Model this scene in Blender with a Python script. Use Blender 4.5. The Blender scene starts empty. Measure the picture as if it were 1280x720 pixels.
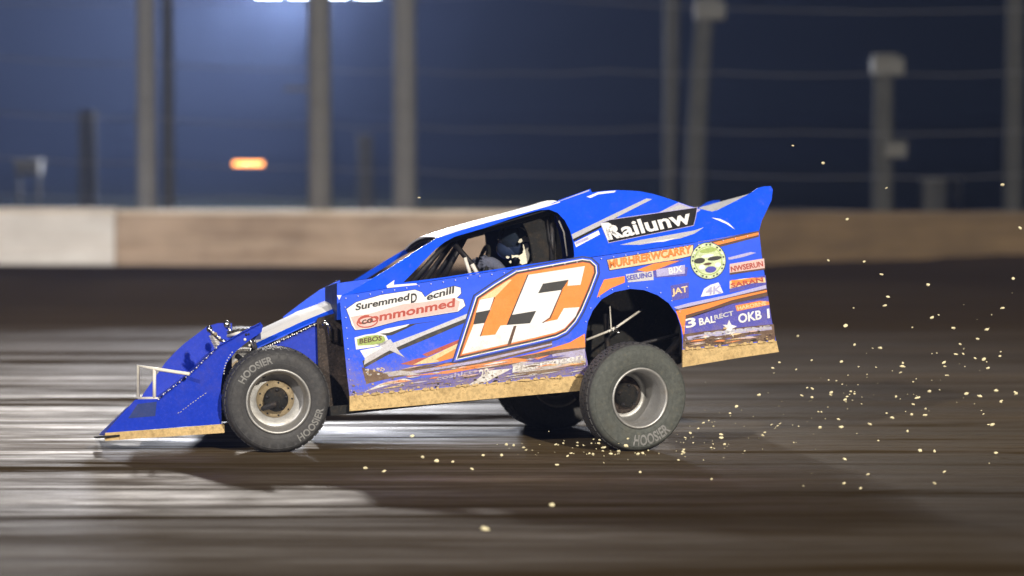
import bpy, bmesh, math, random
from mathutils import Vector, Matrix, noise
from mathutils.geometry import tessellate_polygon
R = math.radians
random.seed(15)
S = bpy.context.scene
COL = S.collection

# ------------------------------------------------------------------ camera
F = 3500.0
CAM = Vector((0, -18, 2.2))
PITCH = math.atan(218 / F)
cd = bpy.data.cameras.new('camera'); cam = bpy.data.objects.new('camera', cd); COL.objects.link(cam)
cam.location = CAM; cam.rotation_euler = (R(90) - PITCH, 0, 0)
cd.sensor_width = 36; cd.lens = F / 1280 * 36; cd.clip_start = 0.5; cd.clip_end = 2000
cd.dof.use_dof = True; cd.dof.focus_distance = 18.2; cd.dof.aperture_fstop = .75
S.camera = cam
CR = Matrix.Rotation(R(90) - PITCH, 3, 'X')

def ray(px, py):
    return CR @ Vector(((px - 640) / F, (360 - py) / F, -1))
def at(px, py, D):                     # world point D metres away (along world y) on that line of sight
    d = ray(px, py); t = D / d.y
    return CAM + d * t
def ground_at(px, py, z=0):
    d = ray(px, py); t = (z - CAM.z) / d.z
    return CAM + d * t

# ------------------------------------------------------------------ helpers
def link(o, parent=None):
    COL.objects.link(o)
    if parent is not None: o.parent = parent
    return o
def tag(o, label=None, cat=None, group=None, kind=None):
    if label: o['label'] = label
    if cat: o['category'] = cat
    if group: o['group'] = group
    if kind: o['kind'] = kind
    return o
def empty(name, loc=(0, 0, 0)):
    o = bpy.data.objects.new(name, None); o.empty_display_size = .2; o.location = loc
    return link(o)

class MB:
    def __init__(s): s.v = []; s.f = []; s.m = []; s.mats = []; s.smooth = []
    def mi(s, mat):
        if mat not in s.mats: s.mats.append(mat)
        return s.mats.index(mat)
    def add(s, vs, fs, mat, smooth=False):
        b = len(s.v); k = s.mi(mat)
        s.v += [tuple(v) for v in vs]
        for f in fs:
            s.f.append([b + i for i in f]); s.m.append(k); s.smooth.append(smooth)
        return s
    def box(s, c, d, mat, rot=None):
        c = Vector(c); vs = []
        for x in (-.5, .5):
            for y in (-.5, .5):
                for z in (-.5, .5):
                    p = Vector((x * d[0], y * d[1], z * d[2]))
                    if rot is not None: p = rot @ p
                    vs.append(c + p)
        return s.add(vs, [(0, 1, 3, 2), (4, 6, 7, 5), (0, 4, 5, 1), (2, 3, 7, 6), (0, 2, 6, 4), (1, 5, 7, 3)], mat)
    def tube(s, pts, r, mat, seg=10, closed=False, cap=True):
        pts = [Vector(p) for p in pts]; n = len(pts); rings = []
        up = Vector((0.13, 0.27, 1)).normalized()
        for i, p in enumerate(pts):
            a = pts[(i - 1) % n] if (closed or i > 0) else p
            b = pts[(i + 1) % n] if (closed or i < n - 1) else p
            t = (b - a).normalized()
            x = t.cross(up)
            if x.length < .05: x = t.cross(Vector((1, 0, 0)))
            x.normalize(); y = t.cross(x)
            rr = r[i] if isinstance(r, (list, tuple)) else r
            rings.append([p + (x * math.cos(2 * math.pi * k / seg) + y * math.sin(2 * math.pi * k / seg)) * rr for k in range(seg)])
        vs = [q for g in rings for q in g]; fs = []
        for i in range(n if closed else n - 1):
            j = (i + 1) % n
            for k in range(seg):
                fs.append((i * seg + k, i * seg + (k + 1) % seg, j * seg + (k + 1) % seg, j * seg + k))
        if cap and not closed:
            fs.append(tuple(range(seg))[::-1]); fs.append(tuple((n - 1) * seg + k for k in range(seg)))
        return s.add(vs, fs, mat, True)
    def lathe(s, prof, mat, seg=96, c=(0, 0, 0)):   # profile (r, y) round the Y axis
        c = Vector(c); vs = []; fs = []; n = len(prof)
        for i in range(seg):
            a = 2 * math.pi * i / seg
            for r, y in prof: vs.append(c + Vector((r * math.cos(a), y, r * math.sin(a))))
        for i in range(seg):
            j = (i + 1) % seg
            for k in range(n - 1):
                fs.append((i * n + k, i * n + k + 1, j * n + k + 1, j * n + k))
        return s.add(vs, fs, mat, True)
    def ball(s, c, r, mat, sx=1, sy=1, sz=1, seg=16):
        c = Vector(c); vs = []; fs = []
        for i in range(seg // 2 + 1):
            th = math.pi * i / (seg // 2)
            for k in range(seg):
                ph = 2 * math.pi * k / seg
                vs.append(c + Vector((r * sx * math.sin(th) * math.cos(ph), r * sy * math.sin(th) * math.sin(ph), r * sz * math.cos(th))))
        for i in range(seg // 2):
            for k in range(seg):
                fs.append((i * seg + k, i * seg + (k + 1) % seg, (i + 1) * seg + (k + 1) % seg, (i + 1) * seg + k))
        return s.add(vs, fs, mat, True)
    def build(s, name, parent=None, bevel=0, auto=True):
        me = bpy.data.meshes.new(name); me.from_pydata(s.v, [], s.f)
        for m in s.mats: me.materials.append(m)
        for p, k, sm in zip(me.polygons, s.m, s.smooth): p.material_index = k; p.use_smooth = sm
        bm = bmesh.new(); bm.from_mesh(me)
        bmesh.ops.remove_doubles(bm, verts=bm.verts, dist=1e-6)
        bmesh.ops.recalc_face_normals(bm, faces=bm.faces)
        bm.to_mesh(me); bm.free()
        o = bpy.data.objects.new(name, me); link(o, parent)
        if bevel:
            b = o.modifiers.new('bevel', 'BEVEL'); b.width = bevel; b.segments = 2; b.limit_method = 'ANGLE'
        return o

# ------------------------------------------------------------------ materials
def mat(name):
    m = bpy.data.materials.new(name); m.use_nodes = True
    nt = m.node_tree; return m, nt, nt.nodes['Principled BSDF']
def node(nt, t, **kw):
    n = nt.nodes.new(t)
    for k, v in kw.items():
        if k in n.inputs: n.inputs[k].default_value = v
        else: setattr(n, k, v)
    return n
def coords(nt, scale=(1, 1, 1), kind='Object'):
    tc = nt.nodes.new('ShaderNodeTexCoord'); mp = nt.nodes.new('ShaderNodeMapping'); mp.inputs['Scale'].default_value = scale
    if kind == 'World':
        g = nt.nodes.new('ShaderNodeNewGeometry'); nt.links.new(g.outputs['Position'], mp.inputs['Vector'])
    else: nt.links.new(tc.outputs[kind], mp.inputs['Vector'])
    return mp.outputs['Vector']
def tex(nt, vec, scale=5, detail=6, rough=.6, dist=0):
    n = nt.nodes.new('ShaderNodeTexNoise'); n.inputs['Scale'].default_value = scale; n.inputs['Detail'].default_value = detail
    n.inputs['Roughness'].default_value = rough; n.inputs['Distortion'].default_value = dist
    nt.links.new(vec, n.inputs['Vector']); return n.outputs['Fac']
def ramp(nt, fac, stops, interp='LINEAR'):
    n = nt.nodes.new('ShaderNodeValToRGB'); nt.links.new(fac, n.inputs['Fac']); e = n.color_ramp.elements
    n.color_ramp.interpolation = interp
    while len(e) < len(stops): e.new(.5)
    for el, (p, c) in zip(e, stops):
        el.position = p; el.color = (c, c, c, 1) if isinstance(c, (int, float)) else (*c, 1)
    return n.outputs['Color']
def mixc(nt, fac, a, b, mode='MIX'):
    n = nt.nodes.new('ShaderNodeMix'); n.data_type = 'RGBA'; n.blend_type = mode
    for s, v in ((n.inputs['Factor'], fac), (n.inputs[6], a), (n.inputs[7], b)):
        if hasattr(v, 'is_output'): nt.links.new(v, s)
        elif isinstance(v, (int, float)): s.default_value = v if s.type == 'VALUE' else (v, v, v, 1)
        else: s.default_value = (*v, 1)
    return n.outputs[2]
def bump(nt, b, h, strength=.3, dist=.01):
    n = nt.nodes.new('ShaderNodeBump'); n.inputs['Strength'].default_value = strength; n.inputs['Distance'].default_value = dist
    nt.links.new(h, n.inputs['Height']); nt.links.new(n.outputs['Normal'], b.inputs['Normal'])

MUD = (.16, .11, .065)
def surf(name, col, rough=.4, metal=0, coat=0, dirt=.25, dscale=6, var=.15, bmp=.0, bscale=4, dirtcol=MUD, spec=.35, dust=0):
    m, nt, b = mat(name); v = coords(nt)
    n1 = tex(nt, v, dscale, 8, .7); n2 = tex(nt, v, dscale * 9, 4, .7)
    dark = tuple(c * (1 - var) for c in col); lite = tuple(min(1, c * (1 + var)) for c in col)
    c = ramp(nt, n2, [(.3, dark), (.7, lite)])
    f = ramp(nt, n1, [(.52, 0.0), (.75, dirt)])
    sp = ramp(nt, n2, [(.60, 0.0), (.66, dirt)])
    c = mixc(nt, f, c, dirtcol); c = mixc(nt, sp, c, dirtcol)
    if dust:
        sz = nt.nodes.new('ShaderNodeSeparateXYZ'); nt.links.new(v, sz.inputs[0])
        zz = node(nt, 'ShaderNodeMapRange'); nt.links.new(sz.outputs['Z'], zz.inputs['Value'])
        zz.inputs['From Min'].default_value = .28; zz.inputs['From Max'].default_value = .80; zz.inputs['To Min'].default_value = 1; zz.inputs['To Max'].default_value = 0
        nd = tex(nt, v, 11, 9, .75); pr_ = nt.nodes.new('ShaderNodeMath'); pr_.operation = 'MULTIPLY_ADD'; pr_.inputs[1].default_value = .42
        nt.links.new(zz.outputs['Result'], pr_.inputs[0]); nt.links.new(nd, pr_.inputs[2])
        c = mixc(nt, ramp(nt, pr_.outputs[0], [(.62, 0.0), (.98, dust)]), c, (.30, .22, .14))
        ns = tex(nt, v, 70, 3, .8); ad_ = nt.nodes.new('ShaderNodeMath'); ad_.operation = 'MULTIPLY_ADD'; ad_.inputs[1].default_value = .22
        nt.links.new(zz.outputs['Result'], ad_.inputs[0]); nt.links.new(ns, ad_.inputs[2])
        c = mixc(nt, ramp(nt, ad_.outputs[0], [(.70, 0.0), (.76, dust * 1.2)]), c, (.26, .19, .12))
    nt.links.new(c, b.inputs['Base Color'])
    rr = ramp(nt, n1, [(.35, rough), (.75, min(1, rough + .25))]); nt.links.new(rr, b.inputs['Roughness'])
    b.inputs['Metallic'].default_value = metal; b.inputs['Coat Weight'].default_value = coat; b.inputs['Coat Roughness'].default_value = .15
    b.inputs['Specular IOR Level'].default_value = spec
    if bmp: bump(nt, b, tex(nt, v, bscale, 3, .5), bmp, .02)
    return m

M = {}
M['blue'] = surf('blue_vinyl', (.008, .085, .86), .30, 0, .10, .08, 5, .08, .32, 2.2, spec=.22, dust=.6)
M['nblue'] = surf('nose_blue_shaded', (.004, .032, .46), .36, 0, .06, .14, 6, .12, .3, 3, spec=.2)  # darker copy of the body blue, the nose's shade put into its colour
M['dblue'] = surf('dark_blue_panel', (.01, .03, .16), .45, 0, .2, .15)
M['indigo'] = surf('indigo_vinyl', (.06, .06, .42), .4, 0, .2, .35, 14, .4, dirtcol=(.30, .22, .2), dust=.6)
M['white'] = surf('white_vinyl', (.80, .80, .82), .4, 0, .3, .12, 7, .05, dust=.6)
M['silver'] = surf('silver_vinyl', (.50, .50, .56), .4, .1, .3, .2, 18, .25, dust=.6)
M['lav'] = surf('lavender_vinyl', (.42, .40, .68), .4, 0, .3, .2, 20, .3, dust=.6)
M['orange'] = surf('orange_vinyl', (.90, .24, .03), .4, 0, .3, .12, 9, .12, dust=.6)
M['cream'] = surf('cream_vinyl', (.85, .60, .32), .4, 0, .3, .2, 9, .2, dust=.6)
M['red'] = surf('brick_red_vinyl', (.42, .06, .04), .4, 0, .3, .2, 20, .3, dust=.6)
M['pink'] = surf('pale_pink_vinyl', (.72, .48, .46), .4, 0, .3, .3, 30, .25, dirtcol=(.45, .12, .1), dust=.6)
M['brown'] = surf('brown_vinyl', (.10, .05, .035), .5, 0, .1, .3, 20, .3, dust=.6)
M['black'] = surf('black_vinyl', (.012, .012, .016), .35, 0, .3, .15, dust=.6)
M['green'] = surf('green_vinyl', (.35, .46, .12), .4, 0, .2, .4, 40, .5, dirtcol=(.03, .06, .02), dust=.6)
M['pgreen'] = surf('pale_green_vinyl', (.60, .70, .42), .4, 0, .2, .5, 26, .4, dirtcol=(.05, .09, .04))
M['tan'] = surf('clay_caked_skirt', (.56, .40, .19), .8, 0, 0, .75, 4, .35, .7, 14, dirtcol=(.26, .16, .065))
M['mud'] = surf('mud_caked_metal', (.045, .035, .03), .8, 0, 0, .75, 7, .5, .9, 16, dirtcol=(.17, .12, .09))
M['rubber'] = surf('tyre_rubber', (.055, .055, .058), .55, 0, 0, .22, 5, .25, .15, 12, dirtcol=(.10, .08, .06))
M['drubber'] = surf('dusty_tyre_rubber', (.085, .092, .086), .7, 0, 0, .5, 4, .25, .15, 12, dirtcol=(.13, .12, .09))
M['letter'] = surf('tyre_lettering', (.23, .23, .23), .7, 0, 0, .75, 26, .3, dirtcol=(.06, .06, .06))
M['rim'] = surf('alloy_rim', (.45, .45, .45), .4, .7, 0, .55, 9, .15, .1, 20, dirtcol=(.28, .24, .18))
M['hub'] = surf('dusty_hub_plate', (.34, .27, .17), .6, .3, 0, .7, 22, .3, .3, 30)
M['steel'] = surf('dark_steel', (.03, .03, .035), .45, .5, 0, .4, 14, .3)
M['matte'] = surf('matt_black', (.012, .012, .012), .75, 0, 0, .25, 8, .3)
M['chrome'] = surf('chrome', (.75, .75, .75), .15, 1, 0, .3, 14, .1)
M['tubew'] = surf('white_painted_tube', (.75, .72, .66), .45, 0, .1, .35, 14, .1)
M['lexan'] = surf('scuffed_spoiler_sheet', (.30, .30, .29), .45, 0, .1, .7, 16, .4, dirtcol=(.10, .09, .07))
M['roofw'] = surf('white_roof_sheet', (.85, .85, .86), .35, 0, .3, .06, 5, .04)
M['suit'] = surf('race_suit_cloth', (.10, .11, .16), .85, 0, 0, .2, 12, .3)
M['suitw'] = surf('cream_suit_cloth', (.80, .76, .62), .85, 0, 0, .2, 12, .2)
M['visor'] = surf('tinted_visor', (.02, .03, .05), .08, 0, 1, .05)
M['helmet'] = surf('helmet_shell', (.03, .05, .12), .2, 0, 1, .08)
M['skin'] = surf('skin', (.45, .27, .2), .6, 0, 0, 0)
M['clay'] = surf('dry_clay', (.90, .74, .48), .9, 0, 0, .2, 60, .3)
M['post'] = surf('weathered_post', (.15, .15, .145), .8, 0, 0, .4, 2, .25, dirtcol=(.12, .12, .11))
M['postm'] = surf('dark_grey_post', (.055, .055, .048), .8, 0, 0, .4, 2, .25, dirtcol=(.05, .05, .045))
M['postd'] = surf('dark_weathered_post', (.05, .05, .045), .8, 0, 0, .4, 2, .25, dirtcol=(.04, .04, .04))
M['cable'] = surf('galvanised_cable', (.14, .14, .15), .6, .4, 0, .2, 3, .2)
M['grey'] = surf('grey_housing', (.11, .11, .10), .6, .1, 0, .3, 6, .2)

# wall
def wall_mat(name, base, stain, amt):
    m, nt, b = mat(name)
    v = coords(nt, (.35, 1, 5), 'World'); n = tex(nt, v, 1.3, 9, .65)
    v2 = coords(nt, (1.2, 1, 1.2), 'World'); n2 = tex(nt, v2, 1.0, 6, .6)
    v3 = coords(nt, (.9, 1, 16), 'World'); n3 = tex(nt, v3, 1.5, 4, .6)
    c = mixc(nt, ramp(nt, n, [(.36, 0.0), (.66, amt)]), base, stain)
    c = mixc(nt, ramp(nt, n2, [(.42, 0.0), (.8, amt * .8)]), c, tuple(x * .45 for x in stain))
    c = mixc(nt, ramp(nt, n3, [(.3, 0.0), (.7, .35)]), c, tuple(min(1, x * 1.25) for x in base))
    nt.links.new(c, b.inputs['Base Color']); b.inputs['Roughness'].default_value = .85
    bump(nt, b, n2, .4, .02); return m
M['wallw'] = wall_mat('whitewashed_concrete', (.95, .92, .90), (.78, .70, .64), .5)
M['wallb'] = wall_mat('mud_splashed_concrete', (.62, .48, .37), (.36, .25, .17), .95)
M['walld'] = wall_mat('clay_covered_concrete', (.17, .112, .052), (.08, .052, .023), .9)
M['walltopd'] = wall_mat('dark_wall_coping', (.16, .11, .06), (.09, .06, .03), .6)
M['walltop'] = wall_mat('wall_coping', (.85, .74, .62), (.6, .48, .38), .6)

def track_mat():
    m, nt, b = mat('packed_clay')
    A = coords(nt, (.05, 1.1, 1), 'World'); B = coords(nt, (.16, 2.6, 1), 'World'); C_ = coords(nt, (1.2, 9, 1), 'World'); D_ = coords(nt, (14, 26, 10), 'World')
    nA = tex(nt, A, 1.0, 5, .6, .3); nB = tex(nt, B, 1.0, 6, .65, .4); nC = tex(nt, C_, 1.0, 6, .7); nD = tex(nt, D_, 1.0, 4, .6)
    c = ramp(nt, nB, [(.30, (.046, .029, .009)), (.5, (.090, .058, .021)), (.72, (.165, .112, .050))])
    c = mixc(nt, ramp(nt, nA, [(.38, 0.0), (.62, .75)]), c, (.07, .052, .028))
    c = mixc(nt, ramp(nt, nC, [(.45, 0.0), (.75, .4)]), c, (.17, .14, .105))
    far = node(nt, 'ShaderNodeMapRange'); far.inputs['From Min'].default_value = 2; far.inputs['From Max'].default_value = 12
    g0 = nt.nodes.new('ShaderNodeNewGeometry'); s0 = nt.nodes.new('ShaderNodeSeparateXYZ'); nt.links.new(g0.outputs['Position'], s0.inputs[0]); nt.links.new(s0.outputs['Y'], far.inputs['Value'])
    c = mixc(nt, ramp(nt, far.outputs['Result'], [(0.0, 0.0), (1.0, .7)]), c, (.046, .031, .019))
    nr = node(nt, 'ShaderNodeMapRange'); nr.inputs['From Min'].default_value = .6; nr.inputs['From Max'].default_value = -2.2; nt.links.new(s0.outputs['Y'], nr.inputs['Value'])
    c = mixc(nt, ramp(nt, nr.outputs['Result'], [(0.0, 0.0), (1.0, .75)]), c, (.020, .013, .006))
    nt.links.new(c, b.inputs['Base Color'])
    # polished groove where the cars run, loose cushion further out
    g = nt.nodes.new('ShaderNodeNewGeometry'); sp = nt.nodes.new('ShaderNodeSeparateXYZ'); nt.links.new(g.outputs['Position'], sp.inputs[0])
    mr = node(nt, 'ShaderNodeMapRange'); nt.links.new(sp.outputs['Y'], mr.inputs['Value'])
    mr.inputs['From Min'].default_value = -6; mr.inputs['From Max'].default_value = 14
    band = ramp(nt, mr.outputs['Result'], [(0.0, .12), (.12, .30), (.24, .95), (.45, .9), (.53, .66), (.62, .22), (.72, .07), (.84, 0.0)])
    st = ramp(nt, nB, [(.40, 0.0), (.58, 1.0)])
    mul = nt.nodes.new('ShaderNodeMath'); mul.operation = 'MULTIPLY'; nt.links.new(band, mul.inputs[0]); nt.links.new(mixc(nt, 1.0, st, ramp(nt, nC, [(.36, .35), (.60, 1.0)]), 'MULTIPLY'), mul.inputs[1])
    rr = ramp(nt, mul.outputs[0], [(0.0, .85), (1.0, .38)]); nt.links.new(rr, b.inputs['Roughness'])
    sl = ramp(nt, mul.outputs[0], [(0.0, 0.0), (1.0, .75)]); nt.links.new(sl, b.inputs['Specular IOR Level'])
    ad = nt.nodes.new('ShaderNodeMath'); ad.operation = 'MULTIPLY_ADD'; ad.inputs[1].default_value = .22
    nt.links.new(nD, ad.inputs[0]); nt.links.new(nB, ad.inputs[2])
    bump(nt, b, ad.outputs[0], .45, .04)
    return m
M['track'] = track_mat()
m, nt, b = mat('dark_field'); v = coords(nt, (1, 1, 1), 'World'); c = ramp(nt, tex(nt, v, .4, 6), [(.3, (.004, .005, .003)), (.7, (.010, .010, .006))]); nt.links.new(c, b.inputs['Base Color']); b.inputs['Roughness'].default_value = 1
b.inputs['Specular IOR Level'].default_value = 0
M['field'] = m
def emis(name, col, s):
    m, nt, b = mat(name); b.inputs['Base Color'].default_value = (*col, 1); b.inputs['Emission Color'].default_value = (*col, 1); b.inputs['Emission Strength'].default_value = s
    return m
M['amber'] = emis('amber_lens_lit', (1.0, .36, .08), 5)
M['lampon'] = emis('floodlight_lens_lit', (.75, .85, 1.0), 30)

# ------------------------------------------------------------------ setting
def sheet(name, x0, x1, y0, y1, z, m, nx=1, ny=1, fn=None):
    b = MB(); vs = []; fs = []
    for j in range(ny + 1):
        for i in range(nx + 1):
            x = x0 + (x1 - x0) * i / nx; y = y0 + (y1 - y0) * j / ny
            vs.append((x, y, z + (fn(x, y) if fn else 0)))
    for j in range(ny):
        for i in range(nx):
            a = j * (nx + 1) + i; fs.append((a, a + 1, a + nx + 2, a + nx + 1))
    o = b.add(vs, fs, m, True).build(name); tag(o, kind='structure'); return o
sheet('ground', -900, 900, -400, 1500, -.012, M['field'])
WD = 40.2   # distance from the camera to the wall face
def wall_y(x): return WD - 18 - x * .07     # the wall runs slightly towards the camera on the right
def tz(x, y):
    n = noise.noise(Vector((x * .12, y * 2.2, 0))) * .010 + noise.noise(Vector((x * .9, y * 5, 3))) * .004
    fl = max(0, 1 - abs(y) / 3.5) * .7
    return .004 + max(0, (n + .006)) * (1 - fl)
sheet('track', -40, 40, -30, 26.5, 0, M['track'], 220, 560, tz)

def wall_seg(x0, x1, h, m, name, label):
    b = MB(); t = .28
    ya, yb = wall_y(x0), wall_y(x1)
    n = max(2, int((x1 - x0) / 1.5)); vs = []; fs = []
    prof = [(-.06, -.05), (-.045, .14), (0, .22), (0, h - .05), (.012, h - .012), (.03, h), (t - .03, h), (t, h - .03), (t, -.05)]
    for i in range(n + 1):
        x = x0 + (x1 - x0) * i / n; y = ya + (yb - ya) * i / n
        for d, z in prof: vs.append((x, y + d, z))
    k = len(prof)
    for i in range(n):
        for q in range(k - 1): fs.append((i * k + q, i * k + q + 1, (i + 1) * k + q + 1, (i + 1) * k + q))
    fs.append(tuple(range(k))); fs.append(tuple(n * k + q for q in range(k))[::-1])
    b.add(vs, fs, m)
    # pale coping along the top edge
    vs = []; fs = []
    for i in range(2):
        x = (x0 + .01, x1 - .01)[i]; y = wall_y(x)
        for d, z in [(-.004, h - .055), (-.004, h + .004), (t * .9, h + .004), (t * .9, h - .02)]: vs.append((x, y + d, z))
    fs = [(0, 1, 5, 4), (1, 2, 6, 5), (2, 3, 7, 6), (0, 3, 7, 4), (0, 1, 2, 3), (4, 5, 6, 7)]
    b.add(vs, fs, M['walltopd'] if m is M['walld'] else M['walltop'])
    o = b.build(name); tag(o, label, 'wall'); return o
X1 = at(139, 300, WD).x
hw = .80
wall_seg(-32, X1 - .01, hw + .02, M['wallw'], 'concrete_wall', 'whitewashed concrete barrier section at the left end of the trackside wall')
wall_seg(X1 + .01, 3.18, hw, M['wallb'], 'concrete_wall', 'long brown mud-splashed concrete barrier behind the nose and roof of the car')
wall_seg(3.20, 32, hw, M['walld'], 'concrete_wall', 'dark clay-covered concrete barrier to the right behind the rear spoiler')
# clay pushed up against the wall foot on the right
b = MB(); vs = []; fs = []
nx = 160
for i in range(nx + 1):
    x = 2.5 + (32 - 2.5) * i / nx
    g = min(1, (x - 2.5) / 9) ** .8
    hgt = g * (.30 + .10 * noise.noise(Vector((x * .5, 0, 0))) + .03 * noise.noise(Vector((x * 3, 1, 0))))
    y = wall_y(x)
    for q, (d, z) in enumerate([(-2.6, .0), (-1.7, .12), (-.9, .45), (-.35, .85), (-.07, 1.0)]):
        vs.append((x, y + d + .1 * noise.noise(Vector((x, q, 2))), hgt * z + .006 + (.02 * noise.noise(Vector((x * 2, q * 3, 2))) if q else -.02) * g))
for i in range(nx):
    for q in range(4): fs.append((i * 5 + q, i * 5 + q + 1, (i + 1) * 5 + q + 1, (i + 1) * 5 + q))
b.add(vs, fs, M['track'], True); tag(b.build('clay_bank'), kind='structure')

# ---- catch fence: cables strung along the wall, hung on posts
fence = empty('catch_fence', (0, WD - 17.6, 0))
tag(fence, 'wire cable catch fence strung in sagging lines above the trackside wall', 'fence', kind=None)
FD = WD + .5
def fpt(px, py, D): return at(px, py, D) - fence.location
cab = [[(0, 4), (330, 0), (640, -6), (960, 12), (1280, 12)],
       [(0, 72), (200, 80), (400, 86), (520, 88), (640, 91), (760, 88), (900, 91), (1100, 92), (1280, 90)],
       [(0, 141), (200, 148), (400, 156), (520, 158), (640, 161), (820, 160), (1000, 165), (1280, 164)],
       [(0, 197), (200, 203), (400, 209), (520, 213), (640, 217), (850, 216), (1100, 221), (1280, 218)],
       [(0, 244), (300, 247), (640, 256), (1000, 262), (1280, 263)]]
for c in cab:
    L = 2 * c[0][0] - c[1][0], 2 * c[0][1] - c[1][1]; Rr = 2 * c[-1][0] - c[-2][0], 2 * c[-1][1] - c[-2][1]
    pts = [(-900, c[0][1] - 16)] + c + [(2200, c[-1][1] + 4)]
    out = []
    for i in range(len(pts) - 1):
        for k in range(6):
            t = k / 6; sag = 3.0 * math.sin(math.pi * t)
            out.append(fpt(pts[i][0] + (pts[i + 1][0] - pts[i][0]) * t, pts[i][1] + (pts[i + 1][1] - pts[i][1]) * t + sag * (i > 0), FD))
    MB().tube(out, .008, M['cable'], 6).build('cable', fence)
# posts on the wall line carry the cables (parts of the fence)
def pole(px, w, top, D, m, name, label, cat, lean=0, extras=None, group=None):
    base = at(px, 262, D); base.z = 0
    tp = at(px + lean, top, D)
    o = empty(name, base); tag(o, label, cat, group)
    b = MB(); wm = w * D / F
    H = tp.z; n = 10; lx = lean * D / F
    b.tube([(lx * (k / n) ** 1.6, 0, -.05 + (H + .05) * k / n) for k in range(n + 1)], [wm / 2 * (1 - .12 * k / n) for k in range(n + 1)], m, 16)
    b.build('pole', o)
    if extras: extras(o, D, wm, H, lx)
    return o
def plate_band(o, D, wm, H, lx):
    MB().box((0, -wm / 2 - .012, 1.2), (wm * .8, .02, .10), M['steel']).build('bracket', o)
def arm_light(o, D, wm, H, lx):
    z = at(0, 111, D).z
    MB().box((-.22, 0, z), (.62, .10, .05), M['grey'], None).build('crossarm', o, .01)
def cap_lamp(o, D, wm, H, lx):
    b = MB(); b.box((lx + .06, 0, H - .12), (wm * 1.45, wm * 1.2, .28), M['grey']); b.box((lx + .02, 0, H + .05), (wm * 1.15, wm, .06), M['grey']); b.build('lamp_head', o, .03)
def cap_box(o, D, wm, H, lx):
    cap_lamp(o, D, wm, H, lx)
    z = at(0, 188, D).z
    b = MB(); b.box((.16, -.1, z), (.34, .3, .22), M['grey']); b.box((.16, -.1, z + .13), (.38, .34, .03), M['grey']); b.build('junction_box', o, .02)
pole(184, 26, -220, 42.5, M['post'], 'timber_post', 'broad pale timber post of the left pair, nearer the white wall section', 'post', group='posts behind the trackside wall')
pole(211, 16, -220, 43.2, M['postd'], 'timber_post', 'thin darker timber post touching the right side of a broad pale post', 'post', group='posts behind the trackside wall')
pole(400, 30, -220, 42.3, M['post'], 'timber_post', 'pale timber post with a short grey crossarm, standing in the lamp glow', 'post', extras=arm_light, group='posts behind the trackside wall')
pole(506, 30, -220, 42.6, M['post'], 'timber_post', 'pale timber post without crossarm, above the windscreen of the car', 'post', group='posts behind the trackside wall')
pole(110, 24, 138, 47, M['postd'], 'timber_post', 'short dim post ending at mid fence height above the white wall section', 'post', group='posts behind the trackside wall')
pole(457, 22, 168, 49, M['postd'], 'timber_post', 'short dim post between the two pale posts left of the roof', 'post', group='posts behind the trackside wall')
pole(839, 20, -220, 43.4, M['postd'], 'timber_post', 'slim dark post just left of the leaning lamp pole above the roof', 'post', group='posts behind the trackside wall')
pole(866, 26, 4, 42.6, M['postm'], 'lamp_pole', 'leaning grey pole with a lamp head at the top edge of the photo', 'lamp pole', lean=15, extras=cap_lamp)
pole(1103, 27, 74, 42.6, M['postm'], 'lamp_pole', 'short grey pole with a boxy cap and a junction box half way up', 'lamp pole', extras=cap_box)
pole(1266, 24, -220, 42.6, M['postd'], 'timber_post', 'dark post at the right edge of the photo', 'post', group='posts behind the trackside wall')
# dim equipment boxes on legs beyond the fence
def cabinet(px, py, wpx, hpx, D, label):
    c = at(px, py, D); w = wpx * D / F; h = hpx * D / F
    o = empty('utility_cabinet', (c.x, c.y, 0)); tag(o, label, 'cabinet')
    MB().box((0, 0, c.z), (w, .4, h), M['postd']).build('cabinet_body', o, .02)
    MB().box((0, 0, c.z + h / 2 + .02), (w * 1.1, .46, .04), M['grey']).build('lid', o)
    for s in (-1, 1): MB().tube([(s * w * .4, 0, 0), (s * w * .4, 0, c.z - h / 2)], .03, M['postd']).build('leg', o)
    MB().box((w * .2, -.205, c.z), (.03, .02, h * .3), M['grey']).build('handle', o)
cabinet(1176, 247, 46, 44, 46, 'dim grey cabinet on legs beyond the wall near the right edge')
cabinet(36, 210, 30, 16, 48, 'small dim cabinet on legs above the white wall section')
# amber beacon bar on a stand beyond the fence
c = at(310.5, 204.5, FD - .06); bc = empty('amber_beacon', (c.x, c.y, 0)); tag(bc, 'lit amber beacon bar hung on a fence cable above the brown wall', 'beacon')
b = MB(); wv = 42 * 41 / F; hv = 5.5 * 41 / F
b.tube([(-wv / 2 + .03, 0, c.z), (wv / 2 - .03, 0, c.z)], hv / 2, M['amber'], 16)
b.build('lens', bc)
MB().box((0, .05, c.z - hv / 2 - .012), (wv * .6, .10, .015), M['steel']).build('base', bc)
MB().tube([(.1, .03, c.z - hv / 2 - .02), (.1, .06, c.z + .03)], .006, M['steel']).build('hook', bc)

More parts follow.
